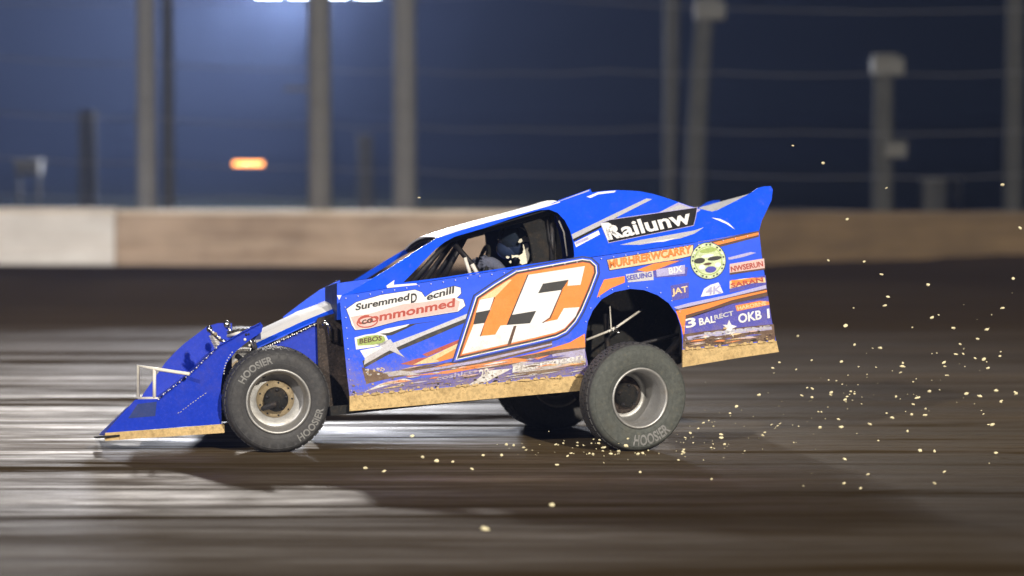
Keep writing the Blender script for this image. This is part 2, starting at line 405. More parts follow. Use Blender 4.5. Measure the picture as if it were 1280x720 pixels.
# ---- floodlight towers
def tower(loc, aim, heads, label, hw_=.45):
    loc = Vector(loc); o = empty('floodlight_tower', (loc.x, loc.y, 0)); tag(o, label, 'floodlight')
    MB().tube([(-.96, .3, 0), (-.96, .3, loc.z + .4)], [.13, .10], M['postd'], 12).build('mast', o)
    n = heads; MB().box((0, .22, loc.z), (n * hw_ * 1.25, .08, .10), M['postd']).build('crossbar', o)
    d = (Vector(aim) - loc).normalized(); q = d.to_track_quat('Y', 'Z').to_matrix()
    for i in range(n):
        x = (i - (n - 1) / 2) * hw_ * 1.2
        h = MB(); h.box(Vector((x, 0, loc.z)), (hw_, .18, hw_ * .8), M['grey'], q); hd = h.build('lamp_head', o, .02)
        l = MB(); l.box(Vector((x, 0, loc.z)) + q @ Vector((0, .10, 0)), (hw_ * .86, .012, hw_ * .64), M['lampon'], q); l.build('lens', hd)
    return o, loc, q
def spot(name, loc, aim, energy, col, size, angle, blend=.5):
    l = bpy.data.lights.new(name, 'SPOT'); l.energy = energy; l.color = col; l.shadow_soft_size = size; l.spot_size = R(angle); l.spot_blend = blend
    o = bpy.data.objects.new(name, l); link(o); o.location = loc
    o.rotation_euler = (Vector(aim) - Vector(loc)).to_track_quat('-Z', 'Y').to_euler(); return o
glow_c = at(398, -16, 58)
lb = empty('floodlight_bar', (glow_c.x, glow_c.y, 0)); tag(lb, 'row of lit floodlights on a bar at the top edge, above the crossarm post', 'floodlight')
MB().box((0, .12, glow_c.z), (2.8, .06, .08), M['postd']).build('crossbar', lb)
MB().tube([(0, .20, 0), (0, .20, glow_c.z + .2)], .09, M['postd'], 12).build('mast', lb)
for k in range(4):
    x = -1.02 + k * .68
    hd = MB().box((x, 0, glow_c.z), (.56, .16, .42), M['grey']).build('lamp_head', lb, .02)
    MB().box((x, -.088, glow_c.z), (.50, .012, .36), M['lampon']).build('lens', hd)
spot('floodlight_or_added_spot', glow_c + Vector((-.35, -.55, 0)), (-21, -10, 17), 36000, (.90, .92, 1.0), 1.6, 140, 1.0)
spot('floodlight_or_added_spot', glow_c + Vector((-.35, .55, 0)), glow_c + Vector((-6, 9, 1)), 90000, (.80, .88, 1.0), .5, 165, 1.0)  # extra spot facing away from the track, added only to make the haze glow
bl = Vector((-7.4, 46, 19))
tower(bl, (-1, 0, 0), 5, 'high bank of floodlights on a mast behind the wall, above the photo', .6)
spot('floodlight_or_added_spot', bl + Vector((0, -.6, -.1)), (-4.2, -1, 0), 36000, (1.0, .93, .85), .9, 20, 1.0)
k1 = Vector((15, -36, 19))
tower(k1, (0, 0, 1), 5, 'infield floodlight bank behind the photographer on the right', .6)
spot('floodlight_or_added_spot', k1 + Vector((-.2, .6, -.1)), (1, 4, .6), 92000, (1.0, .91, .76), .5, 62, .6)
k2 = Vector((-20, -32, 20))
tower(k2, (0, 0, 1), 4, 'infield floodlight bank behind the photographer on the left', .6)
spot('floodlight_or_added_spot', k2 + Vector((.2, .6, -.1)), (-5, 10, .6), 42000, (1.0, .93, .86), .5, 62, .6)

# ------------------------------------------------------------------ RACE CAR
ORG = Vector((-1.50, -.10, 0))
PSI, TH, RHO = R(12.5), R(3.4), R(6.2)
CM = Matrix.Translation(ORG) @ (Matrix.Rotation(PSI, 3, 'Z') @ Matrix.Rotation(-TH, 3, 'Y') @ Matrix.Rotation(-RHO, 3, 'X')).to_4x4()
CI = CM.inverted(); CI3 = CI.to_3x3(); cam_l = CI @ CAM
car = empty('race_car'); car.matrix_world = CM
tag(car, 'blue dirt modified race car number 15 sliding nose-down across the clay', 'race car')
def un(px, py, a=0., b=0., c=0.):      # where the line of sight meets the car plane Y = a + bX + cZ
    d = CI3 @ ray(px, py)
    t = (a + b * cam_l.x + c * cam_l.z - cam_l.y) / (d.y - b * d.x - c * d.z)
    return cam_l + d * t
W = 1.56                                # body width
B0 = un(483, 361); B1 = un(893, 299)    # belt line
bm_ = (B1.z - B0.z) / (B1.x - B0.x); bz_ = B0.z - bm_ * B0.x; LEAN = .55
SAIL = (-LEAN * bz_, -LEAN * bm_, LEAN) # cabin side leans inwards above the belt
SIDE = (0., 0., 0.)
NOSE = (.30 + .08, -.10, 0.)
def tess(b, loops, off, thick, m, inward=Vector((0, 1, 0))):
    """loops of 3-D points on one plane: first outer, rest holes -> solid sheet"""
    flat = [p for l in loops for p in l]
    tris = tessellate_polygon([[Vector(p) for p in l] for l in loops])
    n = len(flat); vs = [p - inward * off for p in flat] + [p - inward * off + inward * thick for p in flat]
    fs = [tuple(t) for t in tris] + [tuple(n + i for i in reversed(t)) for t in tris]
    if thick > 0:
        k = 0
        for l in loops:
            L = len(l)
            for i in range(L): fs.append((k + i, k + (i + 1) % L, n + k + (i + 1) % L, n + k + i))
            k += L
        b.add(vs, fs, m)
    else: b.add(vs[:n], fs[:len(tris)], m)
def smooth(pts, it=2):
    for _ in range(it):
        q = []
        for i in range(len(pts)):
            a = pts[i]; c = pts[(i + 1) % len(pts)]
            q.append((a[0] * .75 + c[0] * .25, a[1] * .75 + c[1] * .25)); q.append((a[0] * .25 + c[0] * .75, a[1] * .25 + c[1] * .75))
        pts = q
    return pts
def sheetpx(b, loops, plane, m, thick=.004, off=0.):
    L = [[un(x, y, *plane) for x, y in l] for l in loops]
    tess(b, L, off, thick, m); return b
LAY = .0011
def dec(b, pts, plane, m, layer=1):
    return sheetpx(b, [pts], plane, m, LAY * .8, LAY * layer)
def mirror(p, plane):                   # same outline on the far side
    return Vector((p.x, W - p.y, p.z))

# --- text
_tc = {}
def textmesh(s):
    if s in _tc: return _tc[s]
    cu = bpy.data.curves.new('lettering', 'FONT'); cu.body = s; cu.resolution_u = 3; cu.offset = .028
    o = bpy.data.objects.new('lettering_source', cu); COL.objects.link(o)
    bpy.context.view_layer.update()
    dg = bpy.context.evaluated_depsgraph_get(); me = bpy.data.meshes.new_from_object(o.evaluated_get(dg))
    vs = [(v.co.x, v.co.y) for v in me.vertices]; fs = [tuple(p.vertices) for p in me.polygons]
    bpy.data.objects.remove(o); bpy.data.curves.remove(cu); bpy.data.meshes.remove(me)
    x0 = min(v[0] for v in vs); x1 = max(v[0] for v in vs); y0 = min(v[1] for v in vs); y1 = max(v[1] for v in vs)
    vs = [((x - x0) / (x1 - x0), (y - y0) / (y1 - y0)) for x, y in vs]
    _tc[s] = (vs, fs); return _tc[s]
def text(b, s, p0, p1, h, plane, m, layer=3, skew=.0):
    vs, fs = textmesh(s)
    dx, dy = p1[0] - p0[0], p1[1] - p0[1]; L = math.hypot(dx, dy); nx, ny = dy / L, -dx / L
    out = []
    for u, v in vs:
        x = p0[0] + dx * u + nx * h * v + skew * h * v; y = p0[1] + dy * u + ny * h * v
        out.append(un(x, y, *plane) - Vector((0, LAY * layer, 0)))
    b.add(out, fs, m)
def ell(cx, cy, rx, ry, n=40, rot=0):
    c, s = math.cos(rot), math.sin(rot)
    return [(cx + rx * math.cos(2 * math.pi * i / n) * c - ry * math.sin(2 * math.pi * i / n) * s, cy + rx * math.cos(2 * math.pi * i / n) * s + ry * math.sin(2 * math.pi * i / n) * c) for i in range(n)]
def offset(pts, d):
    n = len(pts); area = sum(pts[i][0] * pts[(i + 1) % n][1] - pts[(i + 1) % n][0] * pts[i][1] for i in range(n)); sg = 1 if area > 0 else -1
    out = []
    for i in range(n):
        p0, p1, p2 = Vector(pts[i - 1]), Vector(pts[i]), Vector(pts[(i + 1) % n])
        e1 = (p1 - p0).normalized(); e2 = (p2 - p1).normalized()
        n1 = Vector((e1.y, -e1.x)) * sg; n2 = Vector((e2.y, -e2.x)) * sg
        mm = (n1 + n2); mm.normalize(); k = d / max(.5, mm.dot(n1)); q = p1 + mm * k; out.append((q.x, q.y))
    return out

# --- lower side body, left
belt = [(424.5, 371), (450, 366.5), (483, 361), (540, 351.5), (600, 342), (660, 333.5), (717, 325), (780, 316), (840, 307.5), (893, 299.5), (949, 289)]
arch = [(853, 437), (853, 425), (851, 408), (846, 393), (836, 379), (822, 369), (805, 362.5), (788, 361), (768, 365), (752, 374), (741, 388), (735, 402), (732, 420), (731, 440), (733, 456), (737, 468)]
side = belt + [(952, 318), (957, 352), (963, 392), (970, 426)] + arch + [(640, 476.5), (540, 486), (437, 495), (434, 470), (431, 440), (427, 400)]
sb = MB(); sheetpx(sb, [side], SIDE, M['blue'], .012)
# vinyl stripes
D1 = [([(450, 438), (492, 429.5), (492, 434), (456, 448)], 'white', 1),
 ([(453, 451), (482, 437), (540, 415), (596, 390), (596, 397), (540, 421), (484, 444), (455, 460)], 'black', 1),
 ([(456, 447), (482, 432), (530, 414), (594, 388), (594, 393.5), (530, 419), (484, 439.5), (455, 456)], 'silver', 2),
 ([(462, 420), (478, 413), (505, 406), (548, 401), (520, 405), (490, 419), (470, 421)], 'black', 1),
 ([(466, 418), (482, 411), (512, 405), (508, 408), (486, 416)], 'white', 2),
 ([(470, 430), (488, 424), (500, 441), (506, 447), (494, 441)], 'silver', 3),
 ([(528, 443), (577, 423), (577, 428), (534, 446)], 'red', 1),
 ([(500, 455), (522, 448), (540, 446), (520, 457)], 'red', 1),
 ([(516, 456), (577, 427), (571, 446), (545, 453)], 'cream', 2),
 ([(545, 449), (575, 433), (571, 446), (550, 452)], 'orange', 3),
 ([(452, 459), (480, 466), (520, 459), (573, 451), (600, 447), (690, 426), (690, 433), (600, 456), (520, 468), (482, 474), (458, 480), (455, 470)], 'brown', 1),
 ([(484, 468), (530, 461.5), (600, 449.5), (690, 429), (690, 431), (600, 453), (530, 465), (486, 471)], 'lav', 2),
 ([(478, 466), (500, 463), (515, 465), (520, 467), (492, 470)], 'silver', 3),
 ([(437, 493), (458, 489), (480, 483), (520, 474), (570, 466), (731, 436), (732, 440), (737, 466.5), (640, 475), (540, 484.5), (438, 493.5)], 'indigo', 1),
 ([(455, 490), (475, 480), (505, 473), (516, 475.5), (490, 480), (462, 488)], 'white', 2),
 ([(478, 480), (498, 475), (515, 475.5), (492, 480)], 'orange', 3),
 ([(512, 470), (560, 463), (610, 455), (610, 458), (560, 467)], 'orange', 2),
 ([(565, 461), (620, 451.5), (670, 441), (712, 428), (731, 417), (731.5, 434), (700, 438), (684, 445), (673, 449), (650, 453), (612, 457.5), (580, 461)], 'orange', 2),
 ([(640, 447), (665, 443), (690, 438), (710, 436), (731, 434), (731, 436), (700, 441), (660, 449)], 'brown', 3),
 ([(690, 442), (705, 438), (731, 436), (731.5, 449), (712, 452), (692, 451)], 'lav', 2),
 ([(586, 481), (612, 463), (640, 460.5), (628, 467), (603, 480)], 'white', 3),
 ([(640, 455), (652, 452), (672, 453), (690, 450), (732, 448), (732, 453), (690, 461), (650, 466), (642, 464)], 'silver', 3),
 ([(640, 467), (690, 461), (732, 453), (732, 456), (690, 465), (650, 470)], 'brown', 3),
 # quarter panel
 ([(755, 349.5), (781, 345), (781, 353), (764, 360), (752, 368), (746, 372), (750, 360)], 'orange', 2),
 ([(880, 303.5), (948.5, 288.5), (948.5, 296), (899, 309), (884, 311)], 'brown', 1),
 ([(886, 304.5), (948, 290.5), (948.3, 293.5), (900, 305.5), (888, 308)], 'orange', 2),
 ([(790, 340), (825, 325), (856, 325), (835, 333), (860, 334), (858, 345), (820, 347), (800, 342)], 'indigo', 1),
 ([(796, 337.5), (824, 327), (849, 326), (836, 331), (820, 337.5), (808, 340)], 'orange', 2),
 ([(782, 343), (816, 338), (817, 350), (785, 353)], 'silver', 2),
 ([(820, 337), (856, 331), (856, 342), (821, 346)], 'lav', 2),
 ([(842, 384), (860, 379), (912, 368), (957.5, 356), (958, 361), (912, 372), (850, 388)], 'lav', 1),
 ([(912, 352), (957, 344), (958, 356), (912, 366)], 'indigo', 1),
 ([(838, 357), (861, 353), (861, 372), (840, 376)], 'indigo', 1),
 ([(843, 387), (855, 384.5), (912, 371.5), (958, 360.5), (960, 372), (915, 380), (870, 395), (857, 399)], 'brown', 1),
 ([(845, 389), (912, 372.5), (958.5, 362.5), (958.5, 365), (915, 375), (887, 385), (870, 390), (857, 394), (856, 410), (855, 426), (852, 409)], 'orange', 2),
 ([(856, 399), (872, 393), (915, 379.5), (960, 370), (964, 397), (968.5, 425), (853.5, 436), (853.5, 424), (857, 412)], 'indigo', 1),
 ([(854, 418), (880, 414), (967, 405), (969, 425), (853.5, 436)], 'brown', 2),
 ([(858, 421), (900, 414), (964, 408), (965, 412), (905, 419), (860, 425)], 'lav', 3),
 ([(919, 382), (950, 376), (961, 377), (961.5, 381), (921, 389)], 'orange', 2),
 ([(911, 400), (914, 406), (921, 408), (915, 411), (917, 422), (911, 414), (906, 420), (908, 410), (903, 406), (909, 406)], 'white', 4),
 ([(910, 322), (938, 315), (945, 316), (930, 321), (911, 325)], 'lav', 2),
 ([(912, 330), (955, 323), (956, 336), (912, 342)], 'pink', 2),
 ([(912, 341), (956, 335), (956, 337), (912, 343.5)], 'brown', 3),
 ([(912, 351), (930, 348), (956, 347), (957, 353), (940, 354), (912, 361)], 'cream', 2),
 ([(914, 350), (926, 350), (940, 347), (956, 348), (935, 353), (915, 357)], 'orange', 3),
 ([(876, 371), (880, 361), (888, 356), (898, 353), (904, 366), (890, 369)], 'white', 2)]
for pts, mm, ly in D1: dec(sb, pts, SIDE, M[mm], ly)
rng = random.Random(4)
# torn clay spatter patches along the low edge
for i in range(90):
    x = rng.choice([rng.uniform(440, 734), rng.uniform(856, 966)]); t = (x - 437) / 300 if x < 740 else None
    yb = 495 - 27 * (x - 437) / 300 if x < 740 else 437 - 11 * (x - 853) / 117
    y = yb - 1 - abs(rng.gauss(0, 1)) * 9; r = rng.uniform(.4, 1.3)
    dec(sb, [(x + r * rng.uniform(.8, 2.6) * math.cos(a), y + r * math.sin(a)) for a in [k * math.pi / 3 for k in range(6)]], SIDE, M[rng.choice(['mud', 'brown', 'tan', 'mud'])], 6)
for i in range(90):
    if i % 3: x = rng.uniform(438, 733); yb = 495.3 - 27 * (x - 437) / 300
    else: x = rng.uniform(855, 967); yb = 437.3 - 11 * (x - 853) / 117
    dec(sb, ell(x, yb - rng.uniform(0, .8), rng.uniform(1, 4), rng.uniform(.6, 2.2), 9, -.1), SIDE, M['tan'], 14 + .03 * i)
# slivers of the printed scheme streaming back along the lower body
for i in range(95):
    if i % 3: x = rng.uniform(462, 715); yb = 493 - 27 * (x - 437) / 300; y = yb - rng.uniform(2, 26); x1 = min(730, x + rng.uniform(8, 42)); y1 = y - (x1 - x) * rng.uniform(.09, .2)
    else: x = rng.uniform(858, 935); yb = 436 - 11 * (x - 853) / 117; y = yb - rng.uniform(2, 14); x1 = min(962, x + rng.uniform(6, 28)); y1 = y - (x1 - x) * rng.uniform(.08, .2)
    hgt = rng.uniform(.5, 1.6)
    dec(sb, [(x, y), ((x + x1) / 2, (y + y1) / 2 - hgt), (x1, y1), ((x + x1) / 2 + 1, (y + y1) / 2 + hgt * .6)], SIDE, M[rng.choice(['lav', 'silver', 'orange', 'brown', 'white', 'indigo', 'pink', 'cream', 'brown'])], 4.2 + .04 * i)
# rivets and the folded seam line behind the front edge
for i in range(34):
    x = 432 + i * 15.2; y = 371 - .1 * 0
    for (xa, ya), (xb, yb_) in zip(belt, belt[1:]):
        if xa <= x <= xb: dec(sb, ell(x, ya + (yb_ - ya) * (x - xa) / (xb - xa) + 3.2, .75, .75, 8), SIDE, M['silver'], 13)
for i in range(20): dec(sb, ell(441 + i * 15.2, 492 - 27 * (i * 15.2) / 300, .7, .7, 8), SIDE, M['silver'], 13)
for i in range(9): dec(sb, ell(431 + i * .95, 384 + i * 13, .7, .7, 8), SIDE, M['silver'], 13)
for a_ in arch[1:-1]: dec(sb, ell(a_[0] + (3.2 if a_[0] > 795 else -3.2), a_[1] - (3.0 if a_[1] < 400 else 0), .7, .7, 8), SIDE, M['silver'], 13)
side_o = sb.build('side_panel', car)

# number panel (sub-part of the side panel)
def npx(l): return [(560 + x / 5.54, 320 + y / 5.54) for x, y in l]
nb = MB()
Fo = npx([(480, 130), (700, 90), (930, 48), (975, 55), (1000, 78), (1003, 115), (960, 230), (900, 370), (860, 440), (800, 505), (740, 535), (600, 570), (90, 685), (150, 500), (215, 300), (340, 215)])
for d, mm, ly in ((8.6, 'dblue', 4), (6.6, 'blue', 5), (4.9, 'white', 6), (3.6, 'black', 7), (1.4, 'red', 8), (0.6, 'orange', 9)): dec(nb, offset(Fo, d), SIDE, M[mm], ly)
wlist = [([(548, 132), (945, 70), (915, 200), (825, 207), (832, 165), (655, 192), (622, 258), (785, 235), (735, 350), (700, 425), (648, 462), (565, 466), (608, 380), (440, 408)], 'white'),
 ([(175, 475), (250, 462), (218, 555), (325, 545), (362, 482), (405, 478), (565, 466), (648, 462), (755, 440), (800, 362), (908, 355), (880, 420), (805, 500), (740, 530), (600, 565), (95, 680)], 'white'),
 ([(218, 303), (315, 285), (292, 375), (192, 392)], 'white'), ([(218, 298), (340, 218), (420, 165), (440, 165), (325, 283)], 'cream')]
for p, mm in wlist: dec(nb, npx(p), SIDE, M[mm], 10)
for p in ([(655, 192), (832, 165), (785, 235), (622, 258)], [(440, 408), (608, 380), (565, 466), (405, 478)], [(192, 392), (292, 373), (250, 464), (172, 474)], [(548, 128), (556, 128), (412, 478), (403, 478)]):
    dec(nb, npx(p), SIDE, M['black'], 11)
for p in ([(452, 485), (472, 482), (432, 612), (408, 616)], [(318, 285), (324, 285), (252, 466), (225, 556), (218, 556)], [(790, 235), (783, 235), (700, 428), (648, 462), (656, 464), (708, 432)]):
    dec(nb, npx(p), SIDE, M['brown'], 12)
num = nb.build('race_number', side_o)

# sponsor lettering (sub-parts)
lg = MB()
def cpx(l): return [(420 + x / 7.11, 340 + y / 7.11) for x, y in l]
blob = cpx([(92, 330), (180, 268), (400, 205), (700, 158), (760, 180), (790, 225), (860, 175), (1050, 125), (1105, 140), (1110, 190), (1070, 232), (1130, 245), (1148, 300), (1085, 350), (800, 395), (560, 432), (300, 500), (170, 515), (140, 470), (120, 400)])
dec(lg, offset(blob, .7), SIDE, M['dblue'], 2); dec(lg, blob, SIDE, M['white'], 3)
dec(lg, cpx([(130, 400), (300, 370), (600, 285), (760, 270), (1040, 230), (1100, 262), (1080, 345), (800, 390), (560, 428), (300, 495), (175, 508)]), SIDE, M['pink'], 4)
text(lg, 'Suremmed', (444, 388.5), (511, 375), 9, SIDE, M['black'], 5, .3)
text(lg, 'D', (513.5, 379), (521, 377.5), 12, SIDE, M['black'], 5, .2)
text(lg, 'ecnill', (533, 376), (567, 366.5), 9.5, SIDE, M['black'], 5, .35)
text(lg, 'Commonmed', (446, 407), (568, 383.5), 11.5, SIDE, M['red'], 6, .25)
dec(lg, offset(ell(459, 402.5, 13, 6.5, 24, -.15), .6), SIDE, M['red'], 5); dec(lg, ell(459, 402.5, 12, 5.6, 24, -.15), SIDE, M['pink'], 5.5)
text(lg, 'co', (452, 406), (466, 403), 6, SIDE, M['brown'], 7, .2)
lg.build('sponsor_lettering', side_o)
lg = MB()
dec(lg, [(443, 422), (456, 418.5), (471, 416.5), (482, 419), (485, 425), (481, 430), (468, 433.5), (445, 437)], SIDE, M['white'], 3)
dec(lg, [(446, 424), (458, 420), (471, 418.5), (480, 420.5), (482, 425), (478, 428.5), (466, 431), (447, 432)], SIDE, M['green'], 4)
text(lg, 'BEBOS', (449, 430), (477, 425.5), 6.5, SIDE, M['brown'], 5, .2)
lg.build('sponsor_lettering', side_o)
lg = MB()
for i in range(22): x = 457 + rng.uniform(0, 24); dec(lg, ell(x, 466 - (x - 457) * .12 + rng.uniform(-4, 4), rng.uniform(.8, 2), rng.uniform(.7, 1.4), 8), SIDE, M[rng.choice(['white', 'cream', 'silver'])], 5)
lg.build('sponsor_emblem', side_o)
lg = MB(); text(lg, '28', (600, 474), (612, 471), 12, SIDE, M['white'], 6, .1)
lg.build('sponsor_lettering', side_o); lg = MB(); text(lg, 'Bbormcen', (640, 466), (728, 449.5), 8.5, SIDE, M['white'], 6, .3)
lg.build('sponsor_lettering', side_o); lg = MB(); text(lg, 'coshirts', (545, 476), (596, 466), 5.5, SIDE, M['lav'], 5, .3)
lg.build('sponsor_lettering', side_o)
lg = MB()                                 # red lettering strip
strip = [(759, 325), (866, 306.5), (866, 319), (840, 325), (762, 337.5)]
dec(lg, strip, SIDE, M['cream'], 3); dec(lg, offset(strip, .9), SIDE, M['dblue'], 2.4)
text(lg, 'MURHRERWCARRY', (761.5, 335.5), (864.5, 316.5), 10, SIDE, M['red'], 5, .1)
text(lg, 'MURHRERWCARRY', (761, 335), (864, 316), 10, SIDE, M['orange'], 6, .1)
lg.build('sponsor_lettering', side_o)
lg = MB()                                 # round emblem
dec(lg, ell(885, 326, 22.6, 23.4), SIDE, M['dblue'], 3); dec(lg, ell(885, 326, 21.6, 22.4), SIDE, M['pgreen'], 4)
dec(lg, ell(885, 326, 17.5, 18), SIDE, M['green'], 5); dec(lg, ell(885, 326, 16.5, 17), SIDE, M['pgreen'], 6)
for cx, cy, rx, ry, mm in ((885, 313, 11, 3, 'green'), (874, 326, 7, 3.5, 'black'), (893, 323, 9, 2.6, 'black'), (884, 320, 8, 2, 'white'), (888, 337, 7, 4, 'indigo'), (877, 334, 4, 3, 'white'), (897, 331, 4, 3, 'white'), (884, 330, 5, 1.6, 'brown')):
    dec(lg, ell(cx, cy, rx, ry, 20, -.15), SIDE, M[mm], 7)
for i in range(26):
    a = i / 26 * 2 * math.pi; dec(lg, ell(885 + 19.5 * math.cos(a), 326 + 20.2 * math.sin(a), 1.3, 1.1, 6), SIDE, M['black' if i % 3 else 'white'], 7)
lg.build('emblem', side_o)
for args in [('SEEUING', (784, 351), (815, 346), 6.5, SIDE, M['indigo'], 4),
  ('BIX', (836, 343), (853, 339.5), 8, SIDE, M['white'], 5, .1),
  ('JAT', (840, 371), (860, 367), 10, SIDE, M['cream'], 4, .1),
  ('4K', (882, 369), (902, 366), 10, SIDE, M['lav'], 4, .2),
  ('NWSERUN', (914, 340), (954, 333), 7, SIDE, M['red'], 5),
  ('SARAN', (914, 360), (954, 352), 6, SIDE, M['red'], 5),
  ('3', (857, 410.5), (870, 408), 12, SIDE, M['white'], 5, .1),
  ('BAL', (874, 407), (894, 403), 9, SIDE, M['white'], 5, .1),
  ('RECT', (893, 400), (917, 394), 6, SIDE, M['silver'], 5, .1),
  ('OKB', (923, 404.5), (952, 399), 12, SIDE, M['white'], 5, .1),
  ('I', (959, 398), (962, 397.5), 12, SIDE, M['white'], 5, .1),
  ('HARORNE', (922, 388), (958, 381), 5, SIDE, M['cream'], 4),
  ('ROMBENE', (880, 420), (962, 411), 4.5, SIDE, M['silver'], 5, .1)]:
    lg = MB(); text(lg, *args); lg.build('sponsor_lettering', side_o)
# skirts
for pts in ([(437, 495), (540, 486), (640, 476.5), (737, 468), (739, 477), (743.5, 487), (640, 496), (540, 505), (437, 514)],
            [(853, 437), (910, 432), (970, 426), (973.5, 440), (925, 447), (853, 459)]):
    k = MB(); sheetpx(k, [pts], SIDE, M['tan'], .02, .006); k.build('rocker_skirt', car)

# far side body: same outline, plain
fb = MB()
tess(fb, [[mirror(un(x, y, *SIDE), 0) for x, y in side + []]], 0, -.012, M['blue'])
fb.build('side_panel', car)
for pts in ([(437, 495), (737, 468), (743.5, 487), (437, 514)], [(853, 437), (970, 426), (973.5, 440), (853, 459)]):
    k = MB(); tess(k, [[mirror(un(x, y, *SIDE), 0) for x, y in pts]], 0, -.02, M['tan']); k.build('rocker_skirt', car)

# --- cabin side (pillar, roof rail, sail panel, fin)
cab_out = [(424.5, 370.5), (440, 363), (452, 356), (467, 347), (488, 334.5), (523, 311.5), (547, 297), (560, 290.5), (608, 278), (650, 267), (683, 257.5),
           (700, 249.5), (738, 236), (740, 240.5), (755, 238.5), (770, 237.5), (785, 238), (800, 239), (817, 242.5), (832, 247), (848, 252.5), (862, 257.5), (877, 261.5), (890, 264.5), (897, 262.5),
           (920, 251), (938, 241.5), (947, 235), (955, 233), (963.5, 232.5), (966, 237), (964.5, 250), (958, 264), (952, 276), (949, 288.3)] + [(x, y - .6) for x, y in belt[::-1][1:-1]]
win = [(504, 353), (513, 344), (530, 326), (545, 311), (556, 302.5), (568, 296), (606, 285), (640, 273), (662, 266), (676, 262.5), (687, 262), (697, 266), (706, 275.5), (712.5, 288), (716.5, 303), (718, 319), (717.5, 322), (660, 330.5), (600, 339.5), (555, 346.5)]
cs = MB(); sheetpx(cs, [cab_out, win], SAIL, M['blue'], .010)
for pts, mm, ly in [([(714.5, 293), (760, 271), (808, 248), (815, 249), (762, 276), (716, 299)], 'silver', 2),
     ([(716, 297), (762, 275), (772, 271), (770, 275), (717, 302)], 'black', 1),
     ([(718, 303), (748, 288), (750, 293), (720, 309)], 'white', 1), ([(719, 303), (735, 296), (736, 299), (720, 306)], 'lav', 2),
     ([(815, 270), (848, 253), (862, 258), (876, 262), (868, 268), (840, 272)], 'lav', 1), ([(806, 274), (832, 262), (850, 256), (862, 260), (840, 268)], 'silver', 2),
     ([(775, 306), (800, 300), (868, 288), (880, 284), (868, 292), (850, 298), (800, 306)], 'silver', 1),
     ([(782, 305), (810, 303), (848, 297), (830, 302)], 'white', 2),
     ([(733, 246), (748, 240), (770, 238.2), (768, 240.5), (748, 243), (738, 247.5)], 'white', 1),
     ([(685, 256.5), (736, 237.2), (737, 238.5), (700, 251.5)], 'silver', 1),
     ([(889, 272), (900, 273.5), (911, 279), (919, 287), (908, 280), (899, 276)], 'white', 1),
     ([(483, 357), (493, 350), (492, 356), (520, 354), (522, 356), (484, 360)], 'white', 1),
     ([(421, 369), (427, 369), (424, 375)], 'white', 1)]:
    dec(cs, pts, SAIL, M[mm], ly)
cs_o = cs.build('cabin_side', car)
lg = MB()
bx = [(751, 279.5), (762, 275), (871, 259.5), (869, 272), (866.5, 281.5), (761, 303)]
dec(lg, offset(bx, .8), SAIL, M['lav'], 3); dec(lg, bx, SAIL, M['black'], 4)
text(lg, 'Railunw', (761, 300.5), (866, 279), 18, SAIL, M['white'], 6, -.15)
text(lg, 'R', (759.5, 300.5), (776, 297), 21.5, SAIL, M['white'], 6, -.2)
lg.build('sponsor_lettering', cs_o)
fs_ = MB()
tess(fs_, [[mirror(un(x, y, *SAIL), 0) for x, y in l] for l in (cab_out, [(455, 361), (492, 341), (520, 322.5), (545, 306), (558, 299)] + win[5:])], 0, -.010, M['blue'])
fs_.build('cabin_side', car)

# --- roof, rear deck, spoiler spanning the two cabin sides
def span(b, pxs, plane, m, t=.008, inset=.005, dz=0., crown=0.):
    near = [un(x, y, *plane) + Vector((0, inset, dz)) for x, y in pxs]
    far = [Vector((p.x, W - p.y, p.z)) for p in near]
    n = 6; vs = []; fs = []; k = len(near)
    for s in (0, 1):
        for j in range(n + 1):
            u = j / n
            for a, c in zip(near, far):
                p = a.lerp(c, u); p.z += crown * 4 * u * (1 - u) - s * t; vs.append(p)
    o2 = (n + 1) * k
    for j in range(n):
        for i in range(k - 1):
            q = (j * k + i, j * k + i + 1, (j + 1) * k + i + 1, (j + 1) * k + i)
            fs.append(q); fs.append(tuple(o2 + z for z in q[::-1]))
    for i in range(k - 1):
        fs.append((i, i + 1, o2 + i + 1, o2 + i)); e = n * k; fs.append((e + i, e + i + 1, o2 + e + i + 1, o2 + e + i))
    for j in range(n):
        for i in (0, k - 1): fs.append((j * k + i, (j + 1) * k + i, o2 + (j + 1) * k + i, o2 + j * k + i))
    b.add(vs, fs, m, False); return b
r = MB(); span(r, [(546.5, 297.5), (575, 288), (608, 278.5), (650, 267.5), (686, 257.5), (700, 253)], SAIL, M['roofw'], .012, .0, .006, .040)
span(r, [(549, 299), (700, 255)], SAIL, M['matte'], .006, .012, -.012, .040)
r.build('roof', car)
r = MB(); span(r, [(700, 253), (738, 243), (800, 243), (817, 246), (848, 256), (890, 268), (945, 270)], SAIL, M['blue'], .01, .012, -.01, .0); r.build('rear_deck', car)
r = MB(); span(r, [(893, 266), (920, 252), (941, 241)], SAIL, M['lexan'], .008, .012, -.0, .0); r.build('spoiler', car)
# tail panel
t0 = un(949, 290); t1 = un(969, 428)
r = MB(); r.add([t0 + Vector((-.02, .02, 0)), t1 + Vector((-.03, .02, .02)), Vector((t1.x - .03, W - .02, t1.z + .02)), Vector((t0.x - .02, W - .02, t0.z))], [(0, 1, 2, 3)], M['dblue'])
o = r.build('tail_panel', car); sd = o.modifiers.new('solid', 'SOLIDIFY'); sd.thickness = .01

